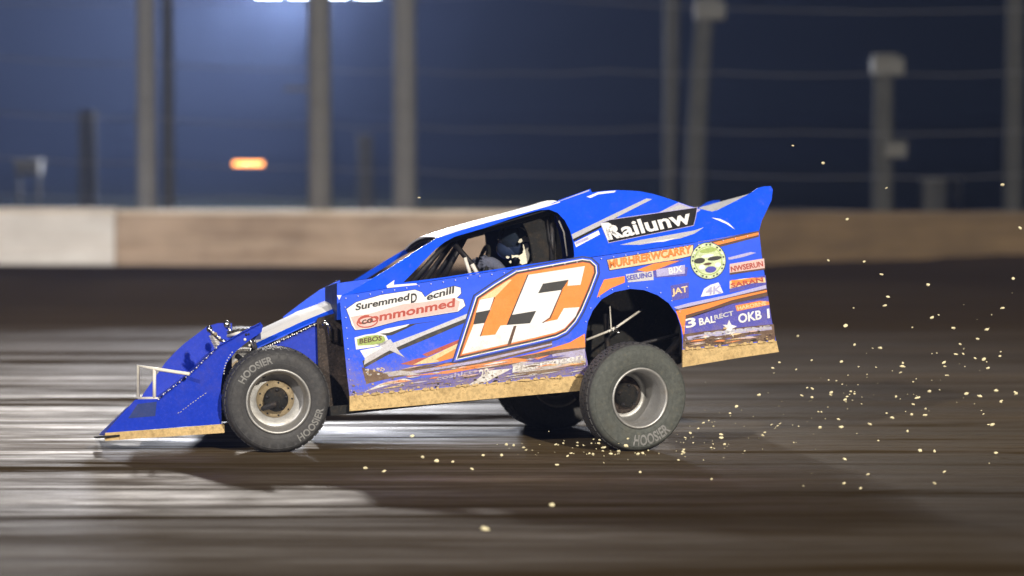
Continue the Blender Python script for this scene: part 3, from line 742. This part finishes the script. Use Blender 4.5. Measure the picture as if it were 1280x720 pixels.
# --- hood, cowl, nose
HN = (.34, 0., 0.)
h0 = un(322, 434, *HN); h1 = un(400, 397, *HN); h2 = un(426, 388, *HN)
HF = 1.16
def strip_(b, pa, pb, m, n=8, crown=.05, t=.008):
    vs = []; fs = []
    for s in (0, 1):
        for j in range(n + 1):
            u = j / n
            for a, c in zip(pa, pb):
                p = Vector(a).lerp(Vector(c), u); p.z += crown * (4 * u * (1 - u)) ** .6 - s * t; vs.append(p)
    k = len(pa); o2 = (n + 1) * k
    for j in range(n):
        for i in range(k - 1):
            q = (j * k + i, j * k + i + 1, (j + 1) * k + i + 1, (j + 1) * k + i); fs.append(q); fs.append(tuple(o2 + z for z in q[::-1]))
    for i in range(k - 1):
        fs.append((i, i + 1, o2 + i + 1, o2 + i)); e = n * k; fs.append((e + i, e + i + 1, o2 + e + i + 1, o2 + e + i))
    for j in range(n):
        for i in (0, k - 1): fs.append((j * k + i, (j + 1) * k + i, o2 + (j + 1) * k + i, o2 + j * k + i))
    b.add(vs, fs, m, False)
hm = MB()
pa = [h0, un(350, 421, *HN), un(380, 407, *HN), h2]
hood_near = [Vector(p) for p in pa]
strip_(hm, [p + Vector((0, .0, .0)) for p in pa], [Vector((p.x, p.y + .06, p.z + .03)) for p in pa], M['blue'], 2, 0)
strip_(hm, [Vector((p.x, p.y + .06, p.z + .0302)) for p in pa], [Vector((p.x, HF, p.z + .05)) for p in pa], M['white'], 8, .055)
hm.build('hood', car)
# riveted seam along the hood edge
sm = MB(); L_ = un(331, 435, .335); Q_ = un(424, 391, .335)
sm.tube([L_, Q_], .006, M['steel'], 8)
for i in range(34):
    p = L_.lerp(Q_, (i + .5) / 34); sm.ball(p + Vector((0, -.008, rng.uniform(-.003, .003))), .0075, M['chrome' if i % 2 else 'tubew'], seg=8)
sm.build('hood_hinge', car)
# near hood side
hs = MB(); sheetpx(hs, [[(329, 436), (396, 405), (397, 430), (400, 478), (330, 478)]], (.345, 0, 0), M['nblue'], .008)
hs.build('hood_side', car)
# far hood bubble
fbk = MB(); HFp = (1.14, 0, 0); sheetpx(fbk, [[(354, 396), (375, 380), (400, 362), (425, 350), (425, 392), (360, 420)]], HFp, M['blue'], .01); 
dec(fbk, [(352, 400), (372, 391), (400, 384), (400, 380), (372, 389)], HFp, M['white'], 1)
fbk.build('hood_side', car)
# cowl box
cbx = MB(); CN = (.20, 0, 0)
a0 = un(421, 354, *CN); a1 = un(421, 400, *CN); a2 = un(482, 346, *CN)
wd_ = .54
pr = [a0, a1, Vector((a2.x, a1.y, a1.z)), a2]
vs = pr + [Vector((p.x, p.y + wd_, p.z)) for p in pr]
cbx.add(vs, [(0, 1, 2, 3), (2, 6, 7, 3)], M['blue']); cbx.add(vs, [(4, 5, 1, 0), (4, 5, 6, 7)], M['dblue']); cbx.add([v + Vector((0, 0, .002)) for v in vs], [(0, 3, 7, 4)], M['white'])  # front and far faces a darker blue, their shade put into the colour
cbx.build('cowl', car, .004)
# dashboard sheet to far side
ds = MB(); d0 = un(440, 362, .02); d1 = un(560, 346, .02)
ds.box(((d0.x + d1.x) / 2, W / 2, d0.z - .05), (d1.x - d0.x, W - .06, .012), M['matte']); ds.build('dash_panel', car)
# engine bay: muddy firewall panel with pipes
eb = MB(); sheetpx(eb, [[(396, 398), (430, 388), (437, 440), (440, 514), (410, 516), (398, 470)]], (.30, 0, 0), M['mud'], .02)
eb.box(un(425, 440, .75) + Vector((.0, 0, 0)), (.55, .7, .42), M['matte']); eb.build('engine_block', car, .01)
for i, (x0, y0) in enumerate(((403, 405), (411, 408), (420, 410))):
    e = MB(); e.tube([un(x0, y0, .26), un(x0 + 4, y0 - 2, .25), un(x0 + 9, y0 + 3, .25), un(x0 + 10, y0 + 20, .27)], .016, M['chrome' if i == 0 else 'mud'], 10); e.build('exhaust_header', car)

# nose: two side plates, ramp, lip
NP = (.30, .0, .0)
NPx = (.30 + .0, .0, .0)
near_n = [(131.5, 541), (150, 520), (169, 499.5), (198, 498.5), (216, 484), (238, 466.5), (256, 449), (274, 432), (300, 417), (326, 403.5), (328.5, 407), (327, 415), (311, 426), (296, 438), (284, 453), (278, 468), (276, 485), (277, 530)]
NT = (.22, -.16, 0.)      # plate toes in towards the front
xr = un(277, 480, *NT)
nz = MB(); sheetpx(nz, [near_n], NT, M['nblue'], .008)
dec(nz, [(160, 523), (172, 505), (196, 502), (194, 520)], NT, M['dblue'], 1)
for k in range(12):
    t = k / 12; dec(nz, ell(223 + 37 * t, 516.5 - 27 * t + rng.uniform(-.6, .6), 1.3, .5, 6, -.6), NT, M['silver'], 2)
for k in range(9):
    t = k / 9; dec(nz, ell(280 + 13 * t * t, 467 - 30 * t, 1.0, .8, 6, -1), NT, M['silver'], 2)
nzo = nz.build('nose_side_plate', car)
sk = MB(); sheetpx(sk, [[(131.5, 541), (200, 536.5), (277, 530), (280.5, 531), (280.5, 541), (200, 546.5), (131, 551)]], NT, M['tan'], .03, .006); sk.build('nose_skirt', car)
seam = MB(); sp_ = [un(x, y, NT[0] - .006, NT[1], NT[2]) for x, y in near_n[3:10]]
seam.tube(sp_, .005, M['nblue'], 6)
tot = 52
for k in range(tot):
    u = k / tot * (len(sp_) - 1); i = int(u); p = sp_[i].lerp(sp_[i + 1], u - i)
    seam.ball(p + Vector((0, -.004, rng.uniform(-.003, .003))), .0055, M[('tubew', 'chrome', 'steel')[k % 3] if k < 34 else 'nblue'], seg=8)
seam.build('seam_rivets', nzo)
FN = 1.22
FT = (FN + .08, .16, 0.)
fn = MB(); sheetpx(fn, [[(176, 500), (179.5, 492), (207, 453), (219, 440), (231, 429), (259, 408), (272, 404), (290, 404), (290, 500), (262, 525), (178, 528)]], FT, M['nblue'], .008)
fn.build('nose_side_plate', car)
# ramp between
rm = MB()
ra = [un(x, y, NT[0] + .006, NT[1], NT[2]) for x, y in [(133, 543), (170, 508), (200, 502), (240, 472), (276, 439), (300, 426), (322, 418)]]
rb = []
for p in ra:
    q = Vector((p.x, FN + .08 + .16 * p.x - .01, p.z)); rb.append(q)
strip_(rm, ra, rb, M['nblue'], 6, 0, .008); rm.build('nose_ramp', car)
lp = MB(); q0 = un(131, 545, *NT)
lp.box((q0.x + .02, q0.y + .10, q0.z - .005), (.15, .26, .014), M['matte']); lp.build('front_lip', car, .004)
# bumper hoop
bh = MB()
P = lambda x, y, Y: un(x, y, Y)
bh.tube([P(173, 498, .42), P(173, 457, .42), P(193, 461, .36), P(237, 467.5, .20)], .0115, M['tubew'], 10)
bh.tube([P(193, 497.5, .36), P(193, 461, .36)], .0115, M['tubew'], 10)
bh.tube([P(173, 498, .42), P(193, 498, .36), P(200, 499, .34)], .010, M['tubew'], 10)
bh.build('front_bumper', car)
# shock towers poking out of the nose
for (x, y, Y, s) in ((262, 411.5, .75, 1), (284, 406, .85, 1.15)):
    k = MB(); base = P(x + 14, y + 30, Y); top = P(x, y, Y)
    k.tube([base, base.lerp(top, .55)], .017, M['matte'], 10); k.tube([base.lerp(top, .5), top], .010, M['chrome'], 10)
    k.ball(top, .021 * s, M['chrome'], 1, 1, 1.25, 12); k.ball(top + Vector((.005, -.016, -.004)), .012, M['matte'], seg=10)
    dd = base - top
    k.tube([top + dd * (.25 + .6 * i / 60) + Vector((math.cos(i * .9), math.sin(i * .9), 0)) * .024 for i in range(60)], .0045, M['tubew' if s == 1 else 'steel'], 6)
    k.build('shock_absorber', car)
k = MB()
k.tube([P(262, 413, .7), P(275, 425, .62), P(281, 427, .55)], .012, M['chrome'], 8); k.tube([P(285, 420, .8), P(300, 416, .7)], .012, M['tubew'], 8)
for i in range(7): k.ball(P(264 + i * 2.6, 414 + i * 2.0 + rng.uniform(-1, 1), .62), rng.uniform(.008, .015), M[('chrome', 'tubew', 'hub')[i % 3]], seg=8)
k.build('suspension_link', car)
# near upper suspension behind nose plate
k = MB()
k.box(P(318, 418, .30), (.08, .03, .07), M['dblue'])
k.tube([P(322, 406, .27), P(313, 424, .26), P(317, 438, .27)], .015, M['steel'], 8); k.tube([P(309, 418, .25), P(318, 436, .24)], .009, M['chrome'], 8)
for i in range(7): k.ball(P(306 + rng.uniform(0, 14), 416 + rng.uniform(0, 22), .24), rng.uniform(.006, .012), M[('chrome', 'steel', 'tubew')[i % 3]], seg=8)
k.tube([P(296, 445, .3), P(330, 470, .1)], .018, M['steel'], 8); k.tube([P(300, 520, .5), P(345, 505, .1)], .02, M['steel'], 8)
k.build('front_suspension', car)

# --- chassis, floor, liners
fl = MB()
c0 = un(437, 512, .03); c1 = un(850, 470, .03)
def quadbox(b, x0, z0, x1, z1, ya, yb, t, m):
    vs = [(x0, ya, z0), (x1, ya, z1), (x1, yb, z1), (x0, yb, z0)]; vs += [(x, y, z + t) for x, y, z in vs]
    b.add(vs, [(0, 1, 2, 3), (4, 5, 6, 7), (0, 1, 5, 4), (1, 2, 6, 5), (2, 3, 7, 6), (3, 0, 4, 7)], m)
quadbox(fl, c0.x - .12, c0.z - .03, c1.x - .5, c1.z - .035, .06, W - .06, .06, M['matte'])
fl.build('floor_pan', car)
fr = MB(); n0 = un(290, 520, .45)
for Y in (.42, 1.15):
    fr.tube([(n0.x - .2, Y, n0.z), (c0.x, Y, c0.z + .0), (c1.x, Y, c1.z + .12), (t1.x - .35, Y, t1.z + .25)], .03, M['steel'], 8)
for x in (n0.x, c0.x): fr.tube([(x, .42, n0.z + .02), (x, 1.15, n0.z + .02)], .025, M['steel'], 8)
fr.build('chassis_frame', car)
ln = MB()
def wellpanel(pts, Y, m, t=.01): sheetpx(ln, [pts], (Y, 0, 0), m, t)
wellpanel([(690, 345), (870, 320), (880, 430), (850, 455), (760, 470), (700, 480)], .62, M['matte'])
wellpanel([(600, 350), (716, 335), (716, 480), (600, 490)], .5, M['matte'])
wellpanel([(850, 330), (940, 315), (960, 430), (850, 445)], .10, M['matte'])
ln.build('wheel_well_liner', car)
bulk = MB(); q = un(722, 400, .05); bulk.box((q.x, W / 2, q.z + .03), (.01, W - .08, .62), M['matte']); q = un(866, 400, .05); bulk.box((q.x, W / 2, q.z + .06), (.01, W - .08, .55), M['matte']); bulk.build('bulkhead', car)
rd = MB(); rd.tube([P(733, 425, .16), P(768, 411, .18), P(802, 387, .30)], .008, M['tubew'], 8); rd.tube([P(762, 380, .3), P(764, 412, .2)], .005, M['tubew'], 6)
for i in range(7): rd.ball(P(760 + rng.uniform(0, 14), 408 + rng.uniform(0, 8), .16), rng.uniform(.006, .013), M[('tubew', 'chrome')[i % 2]], seg=8)
rd.tube([P(800, 430, .35), P(848, 418, .4)], .012, M['steel'], 8)
rd.build('brake_rod', car)

# --- roll cage and cockpit
rc = MB(); tr = .019
for a, bq in (((512, 357, .30), (560, 301, .32)), ((527, 356, .70), (570, 297, .72)), ((540, 354, .95), (582, 292, .97)), ((553, 350, .5), (585, 290, .5)),
             ((567, 304, .35), (604, 346, .35)), ((518, 352, 1.2), (560, 300, 1.2)), ((690, 262, .35), (690, 350, .35)), ((660, 276, 1.2), (660, 350, 1.2))):
    rc.tube([P(*a), P(*bq)], tr, M['steel'], 10)
rc.tube([P(560, 300, .32), P(690, 264, .34), P(700, 268, .34)], tr, M['steel'], 10)
rc.tube([P(545, 306, 1.18), P(650, 278, 1.18)], tr, M['steel'], 10)
rc.tube([P(560, 300, .32), P(533, 304, 1.2)], tr, M['steel'], 10)
rc.tube([P(690, 267, .35), P(650, 275, 1.2)], tr, M['steel'], 10)
rc.build('roll_cage', car)
k = MB(); k.tube([P(581, 322, .33), P(590, 349, .33)], .012, M['tubew'], 8); k.tube([P(590, 330, .33), P(598, 345, .33)], .014, M['tubew'], 8); k.build('window_brace', car)
# seat
st = MB(); SC = P(668, 330, .62); SX = SC.x
def xz(px, py, Y=.62): q = P(px, py, Y); return q.x, q.z
outline = [(676, 268), (690, 275), (697, 300), (700, 350), (706, 420), (640, 430), (640, 405), (682, 395), (680, 330), (672, 290)]
L = [P(x, y, .40) for x, y in outline]; tess(st, [L], 0, .44, M['matte']); 
st.build('driver_seat', car, .01)
hp = MB()                              # head containment wing, near and far
sheetpx(hp, [smooth([(648, 268), (690, 266), (702, 300), (704, 345), (668, 345), (664, 300)], 2)], (.36, 0, 0), M['matte'], .03); 
hp.build('head_restraint', car); hp = MB(); sheetpx(hp, [smooth([(606, 282), (634, 270), (690, 262), (700, 345), (604, 345), (609, 315)], 1)], (.92, 0, 0), M['dblue'], .03)
hp.build('head_restraint', car)
hl = MB()
hl.tube([P(696, 270, .33), P(705, 290, .33), P(709, 320, .33)], .006, M['tubew'], 8); hl.tube([P(684, 275, .33), P(687, 300, .33), P(692, 318, .33)], .005, M['steel'], 8); hl.build('belt_strap', car)
# steering wheel
sw = MB(); c = P(602, 338, .55)
ring = [c + Vector((.05 * math.sin(a), .17 * math.cos(a), .16 * math.sin(a))) for a in [i * 2 * math.pi / 28 for i in range(28)]]
sw.tube(ring, .014, M['matte'], 8, closed=True)
for a in (0, 2.1, 4.2): sw.tube([c, c + Vector((.05 * math.sin(a), .17 * math.cos(a), .16 * math.sin(a)))], .009, M['steel'], 6)
sw.tube([c, c + Vector((-.45, 0, -.12))], .014, M['steel'], 8); sw.build('steering_wheel', car)

# --- driver (a thing of its own, strapped in the seat)
def skinned(name, joints, edges, mats, parent=None, sub=2, root=0):
    me = bpy.data.meshes.new(name); me.from_pydata([j[0] for j in joints], edges, []); o = bpy.data.objects.new(name, me); link(o, parent)
    sk = o.modifiers.new('skin', 'SKIN'); sk.use_smooth_shade = True
    for v, j in zip(me.skin_vertices[0].data, joints): v.radius = (j[1], j[1] if len(j) < 3 else j[2]); v.use_root = False
    me.skin_vertices[0].data[root].use_root = True
    ss = o.modifiers.new('sub', 'SUBSURF'); ss.levels = sub; ss.render_levels = sub
    for m in mats: me.materials.append(m)
    return o
HC = P(647, 300, .62)                   # helmet centre
drv = bpy.data.objects.new('person', None); link(drv); drv.matrix_world = CM @ Matrix.Translation((HC.x + .12, .62, HC.z - .72))
tag(drv, 'helmeted driver strapped upright in the cockpit of the blue race car', 'person')
OFF = Vector((HC.x + .12, .62, HC.z - .72))
J = lambda x, y, z: Vector((HC.x + x, .62 + y, HC.z + z)) - OFF
hand = [c + Vector((.0, -.155, .05)) - OFF, c + Vector((.0, .155, .05)) - OFF]
joints = [(J(.12, 0, -.68), .15), (J(.11, 0, -.50), .145), (J(.09, 0, -.32), .16), (J(.07, 0, -.22), .12), (J(.03, 0, -.13), .065), (J(0, 0, -.04), .08)]
edges = [(i, i + 1) for i in range(5)]
for s in (-1, 1):
    n = len(joints); hnd = hand[0 if s < 0 else 1]
    joints += [(J(.08, s * .17, -.24), .075), (J(-.08, s * .23, -.40), .055), (hnd + Vector((.07, s * .02, -.02)), .038), (hnd + Vector((.02, s * .01, 0)), .034)]
    edges += [(3, n), (n, n + 1), (n + 1, n + 2), (n + 2, n + 3)]
    w_ = n + 3
    for f in range(4):
        m0 = len(joints); zz = .03 - f * .021; ln_ = (.9, 1, .95, .8)[f]
        joints += [(hnd + Vector((-.018, 0, zz)), .0095), (hnd + Vector((-.030 * ln_, -s * .024, zz)), .009), (hnd + Vector((-.008, -s * .034 * ln_, zz)), .008)]
        edges += [(w_, m0), (m0, m0 + 1), (m0 + 1, m0 + 2)]
    m0 = len(joints); joints += [(hnd + Vector((.012, -s * .02, .035)), .011), (hnd + Vector((-.008, -s * .032, .042)), .010)]; edges += [(w_, m0), (m0, m0 + 1)]
    n = len(joints)
    joints += [(J(.05, s * .10, -.72), .095), (J(-.36, s * .12, -.60), .068), (J(-.66, s * .10, -.80), .048), (J(-.74, s * .10, -.78), .036)]
    edges += [(0, n), (n, n + 1), (n + 1, n + 2), (n + 2, n + 3)]
body = skinned('body', joints, edges, [M['suit']], drv)
hl = MB()
hc = HC - OFF
hl.ball(hc + Vector((.01, 0, .01)), .142, M['helmet'], 1.0, .86, .98, 32)
hl.ball(hc + Vector((-.055, 0, -.055)), .10, M['helmet'], 1.0, .80, .75, 24)
ho = hl.build('helmet', drv)
vz = MB(); vs = []; fs = []
for i in range(9):
    th = R(62 + i * 6.5)
    for k in range(25):
        ph = R(180 - 80 + k * 160 / 24); vs.append(hc + Vector((.01 + .146 * math.sin(th) * math.cos(ph), .146 * .87 * math.sin(th) * math.sin(ph), .01 + .14 * math.cos(th))))
for i in range(8):
    for k in range(24): fs.append((i * 25 + k, i * 25 + k + 1, (i + 1) * 25 + k + 1, (i + 1) * 25 + k))
vz.add(vs, fs, M['visor'], True); vz.build('visor', ho)
# cream panels of the suit and helmet graphics
def fpx(l): return [(600 + x / 7.58, 250 + y / 7.58) for x, y in l]
for k_, l in enumerate(([(360, 400), (372, 375), (395, 362), (415, 345), (432, 338), (440, 352), (462, 348), (478, 352), (470, 372), (478, 390), (452, 398), (430, 392), (418, 402), (400, 392), (380, 408)],
          [(405, 425), (425, 412), (452, 408), (462, 440), (455, 480), (470, 520), (462, 560), (445, 600), (400, 612), (376, 598), (384, 570), (366, 548), (380, 520), (404, 505), (412, 470)],
          [(300, 520), (320, 526), (350, 520), (378, 528), (360, 545), (330, 540), (305, 552)], [(245, 535), (262, 528), (282, 540), (270, 556), (250, 552)], [(275, 585), (290, 572), (300, 585), (288, 600)],
          [(540, 560), (560, 552), (585, 555), (592, 570), (560, 590), (545, 585)], [(612, 505), (625, 498), (637, 520), (632, 550), (618, 555)], [(560, 325), (590, 328), (610, 318), (628, 340), (622, 362), (600, 345), (570, 342)], [(380, 258), (405, 262), (440, 280), (432, 294), (405, 272)])):
    sp2 = MB(); Ls = [P(x, y, .462) - OFF for x, y in fpx(l)]; tess(sp2, [Ls], 0, .012, M['suitw']); sp2.build('suit_patch', body)

# ------------------------------------------------------------------ wheels
def arc_text(b, s, r0, r1, a0, a1, y, m):      # text along the sidewall, seen from -Y; angles clockwise from top in the picture
    vs, fs = textmesh(s); out = []
    for u, v in vs:
        a = a0 + (a1 - a0) * u; r_ = r0 + (r1 - r0) * v
        out.append((r_ * math.sin(a), y(r_), r_ * math.cos(a)))
    b.add(out, fs, m)
def wheel(center, yaw, camber, Rt, wt, rl, left, rubber, spin=0, deep=.20, front=True, words=True):
    """centre = centre of the outer face of the tyre, world"""
    wt2 = wt
    prof = [(rl - .004, .012), (rl + .010, .000), (rl + .030, -.006), (Rt * .80, -.010), (Rt * .90, -.004), (Rt * .955, .012), (Rt * .985, .032), (Rt, .060), (Rt, wt2 - .06), (Rt * .985, wt2 - .03), (Rt * .95, wt2 - .01), (Rt * .85, wt2), (rl + .02, wt2 - .004), (rl - .004, wt2 - .02)]
    mw = Matrix.Translation(center) @ (Matrix.Rotation(yaw, 3, 'Z') @ Matrix.Rotation(camber, 3, 'X') @ Matrix.Rotation(spin, 3, 'Y')).to_4x4()
    b = MB()
    lip = rl
    b.lathe([(lip - .006, .018), (lip + .004, .004), (lip + .004, -.006), (lip - .008, -.008), (lip - .014, .004), (lip - .022, .030), (lip - .030, .05), (lip - .034, deep), (lip - .030, wt2 - .03), (lip + .004, wt2)], M['rim'], 96)
    b.lathe([(lip - .034, deep), (.125, deep + .012), (.115, deep + .0)], M['rim'], 96)
    o = b.build('wheel', car); o.matrix_world = CI @ mw if False else mw
    o.parent = car; o.matrix_parent_inverse = Matrix.Identity(4); o.matrix_basis = CI @ mw
    t = MB(); t.lathe(prof[:7], rubber, 128); t.lathe(prof[6:11], M['rubber'], 128); t.lathe(prof[10:], rubber, 128)
    # tread grooves as raised blocks
    nb_ = 44
    for row, (ya, yb) in enumerate(((.055, .055 + (wt2 - .11) * .3), (.055 + (wt2 - .11) * .35, .055 + (wt2 - .11) * .65), (.055 + (wt2 - .11) * .7, wt2 - .055))):
        for i in range(nb_):
            a = 2 * math.pi * (i + .5 * (row % 2)) / nb_; h = math.pi / nb_ * .78; vs = []
            for rr in (Rt - .003, Rt + .006):
                for aa in (a - h, a + h):
                    for yy in (ya, yb): vs.append((rr * math.cos(aa), yy, rr * math.sin(aa)))
            t.add(vs, [(4, 5, 7, 6), (0, 1, 5, 4), (2, 3, 7, 6), (0, 2, 6, 4), (1, 3, 7, 5)], M['rubber'])
    t.lathe([(rl + .034, -.0065), (rl + .037, -.0095), (rl + .040, -.0065)], rubber, 96); t.lathe([(Rt * .90, -.004), (Rt * .906, -.0065), (Rt * .912, -.003)], rubber, 96)
    to = t.build('tyre', o)
    if words:
        def yf(r_):
            pts = [(rl + .030, -.006), (Rt * .80, -.010), (Rt * .90, -.004), (Rt * .955, .012)]
            for (ra_, ya_), (rb_, yb_) in zip(pts, pts[1:]):
                if r_ <= rb_: return ya_ + (yb_ - ya_) * (r_ - ra_) / (rb_ - ra_) - .0035
            return pts[-1][1] - .0035
        ang = [(-R(62) , -R(8), 0), (R(152), R(100), 1)] if front else [(R(190), R(135), 1)]
        for a0, a1, flip in ang:
            w = MB()
            if not flip: arc_text(w, 'HOOSIER', rl + .042, Rt * .885, a0 - spin, a1 - spin, yf, M['letter'])
            else: arc_text(w, 'HOOSIER', Rt * .885, rl + .042, R(180) + 0 * a0 + (a0 - R(180)) - spin + R(0), a1 - spin, yf, M['letter'])
            w.build('lettering', o)
    h = MB()
    h.lathe([(.125, deep + .010), (.12, deep - .004), (.095, deep - .012), (.07, deep - .012), (.068, deep - .03), (.045, deep - .045), (.02, deep - .05), (.0005, deep - .05)], M['hub'] if front else M['mud'], 64)
    for i in range(5):
        a = 2 * math.pi * i / 5 + .3
        h.lathe([(.0005, deep - .078), (.011, deep - .076), (.012, deep - .01)], M['steel'], 8, (.066 * math.cos(a), 0, .066 * math.sin(a)))
    h.lathe([(.080, deep - .014), (.078, deep - .05), (.058, deep - .07), (.03, deep - .078), (.0005, deep - .078)], M['matte'], 32)
    if front:
        for i in range(9):
            a = 2 * math.pi * i / 9; h.ball((.108 * math.cos(a), deep - .008, .108 * math.sin(a)), .007, M['steel'], seg=8)
    h.build('hub', o)
    return o
fc = at(348, 503.5, 18.02); fc.z = .342
FW = wheel(fc, R(12), R(1), .338, .27, .208, True, M['rubber'], 0, .15, True)
axd = Vector((-math.sin(R(12)), math.cos(R(12)), 0))
wheel(fc + axd * 1.72 + Vector((-.02, 0, .0)), R(12), R(0), .338, .27, .208, False, M['rubber'], 1, .06, True, False)
rcn = at(800, 497, 18.10); rcn.z = .356
wheel(rcn, R(23), R(0), .352, .22, .196, True, M['drubber'], 0, .24, False)
axr = Vector((-math.sin(R(21)), math.cos(R(21)), 0))
wheel(rcn + axr * 1.42, R(21), R(0), .362, .36, .196, False, M['rubber'], 1, .06, False, False)
ax = MB(); ax.tube([CI @ (rcn + axr * .25), CI @ (rcn + axr * 1.45)], .04, M['steel'], 12); ax.ball(CI @ (rcn + axr * .85), .13, M['steel'], seg=16); ax.build('rear_axle', car)
ax = MB(); ax.tube([CI @ (fc + axd * .2), CI @ (fc + axd * 1.7)], .03, M['steel'], 12); ax.build('front_axle', car)
for a, bb in (((rcn + axr * .4), Vector((rcn.x - .9, rcn.y + .7, .45))), ((rcn + axr * .5), Vector((rcn.x - .2, rcn.y + .7, .85)))):
    r_ = MB(); r_.tube([CI @ a, CI @ bb], .02, M['steel'], 8); r_.build('suspension_link', car)

# ------------------------------------------------------------------ flying clay
protos = []
for i in range(6):
    bm = bmesh.new(); bmesh.ops.create_icosphere(bm, subdivisions=2, radius=1)
    for v in bm.verts:
        v.co *= 1 + .45 * noise.noise(v.co * 1.3 + Vector((i * 5, 0, 0))) + .15 * noise.noise(v.co * 4)
    me = bpy.data.meshes.new('clay_clod'); bm.to_mesh(me); bm.free(); me.materials.append(M['clay']); protos.append(me)
rg = random.Random(77)
spots = [(607, 662, 4), (690, 631, 3.2), (457, 585, 3.4), (480, 589, 2.2), (515, 545, 3), (528, 571, 2.5), (546, 576, 3), (566, 577, 2.6), (590, 586, 2.6), (604, 569, 2.6), (627, 569, 2.4), (800, 590, 2.4),
 (1029, 204, 2.6), (991, 182, 1.5), (1059, 274, 2.6), (1275, 285, 2.8), (1253, 231, 2.4), (1080, 327, 2.4), (1102, 343, 2.2), (1160, 356, 2.8), (1110, 371, 2), (1165, 397, 2.6), (1057, 407, 2.8), (997, 420, 2.4), (1192, 410, 2.4),
 (1253, 385, 2.6), (1100, 435, 2.8), (1128, 458, 2.8), (1068, 431, 2.2), (1200, 430, 2), (1250, 445, 2.4), (1270, 492, 2.6), (1208, 492, 3), (1048, 524, 2.6), (1056, 574, 2.4), (1085, 593, 2), (1055, 604, 2), (1168, 604, 1.8), (1245, 566, 2.4),
 (1150, 563, 3), (1168, 564, 2.4), (1115, 522, 2.6), (1235, 460, 2.4), (1180, 453, 2.6), (1108, 235, 1.5), (524, 247, 1.4), (966, 460, 2.4), (974, 453, 2), (1052, 452, 2.2)]
for i in range(30): spots.append((rg.uniform(690, 960), rg.gauss(563, 8), rg.choice([.7, .9, 1.2, 1.6])))
while len(spots) < 298:
    if rg.random() < .16: x = rg.uniform(620, 865); y = rg.gauss(561, 9)
    else:
        t = rg.random() ** .8; x = 850 + 430 * t ** 1.25; y = rg.gauss(552 - 85 * t, 16 + 46 * t)
        if rg.random() < .08: y = rg.uniform(320, 520)
    if y < 300 or y > 650: continue
    if x < 978 and y < 466: continue
    spots.append((x, y, rg.choice([.5, .6, .8, .9, 1.1, 1.3, 1.7, 2.1, 2.8])))
for i, (x, y, s) in enumerate(spots):
    for _ in range(20):
        p = at(x, y, 17.35 + (rg.random() * 1.9 if x > 865 else rg.random() * .35))
        if p.z > .012: break
    if p.z <= .012: p = ground_at(x, y, .014)
    o = bpy.data.objects.new('clay_clod', protos[i % 6]); link(o); o.location = p
    sc = s * .5 * .0070
    o.scale = (sc * rg.uniform(.9, 1.9), sc * rg.uniform(.7, 1.2), sc * rg.uniform(.6, 1.1)); o.rotation_euler = (rg.uniform(0, 6), rg.uniform(-.5, .5), rg.uniform(-.5, .5))
    tag(o, 'small pale lump of clay thrown up from the track by the race car', 'clay clod', 'clay clods flying in the air')

# ------------------------------------------------------------------ haze, world, view
hz = MB(); hz.box((0, 50, 13), (160, 180, 28.2), None); 
hz.mats = []
m = bpy.data.materials.new('dusty_air'); m.use_nodes = True; nt = m.node_tree; nt.nodes.remove(nt.nodes['Principled BSDF'])
pv = nt.nodes.new('ShaderNodeVolumePrincipled'); pv.inputs['Density'].default_value = .0011; pv.inputs['Color'].default_value = (.40, .52, .95, 1); pv.inputs['Anisotropy'].default_value = .3
nt.links.new(pv.outputs[0], nt.nodes['Material Output'].inputs['Volume'])
hz.mats = [m]; hz.m = [0] * 6
tag(hz.build('haze'), kind='stuff')
w = bpy.data.worlds.new('World'); S.world = w; w.use_nodes = True
nt = w.node_tree; bg = nt.nodes['Background']
sky = nt.nodes.new('ShaderNodeTexSky'); sky.sky_type = 'NISHITA'; sky.sun_disc = False; sky.sun_elevation = R(-4); sky.sun_rotation = R(200); sky.air_density = 1.5
mx = nt.nodes.new('ShaderNodeMix'); mx.data_type = 'RGBA'; mx.inputs['Factor'].default_value = .5; mx.inputs[7].default_value = (.02, .03, .05, 1)
nt.links.new(sky.outputs[0], mx.inputs[6]); nt.links.new(mx.outputs[2], bg.inputs['Color']); bg.inputs['Strength'].default_value = .10
S.view_settings.view_transform = 'Standard'; S.view_settings.look = 'None'; S.view_settings.exposure = 0; S.view_settings.gamma = 1
S.render.engine = 'CYCLES'; S.cycles.use_denoising = True; S.cycles.max_bounces = 6; S.cycles.volume_bounces = 0; S.cycles.sample_clamp_indirect = 4
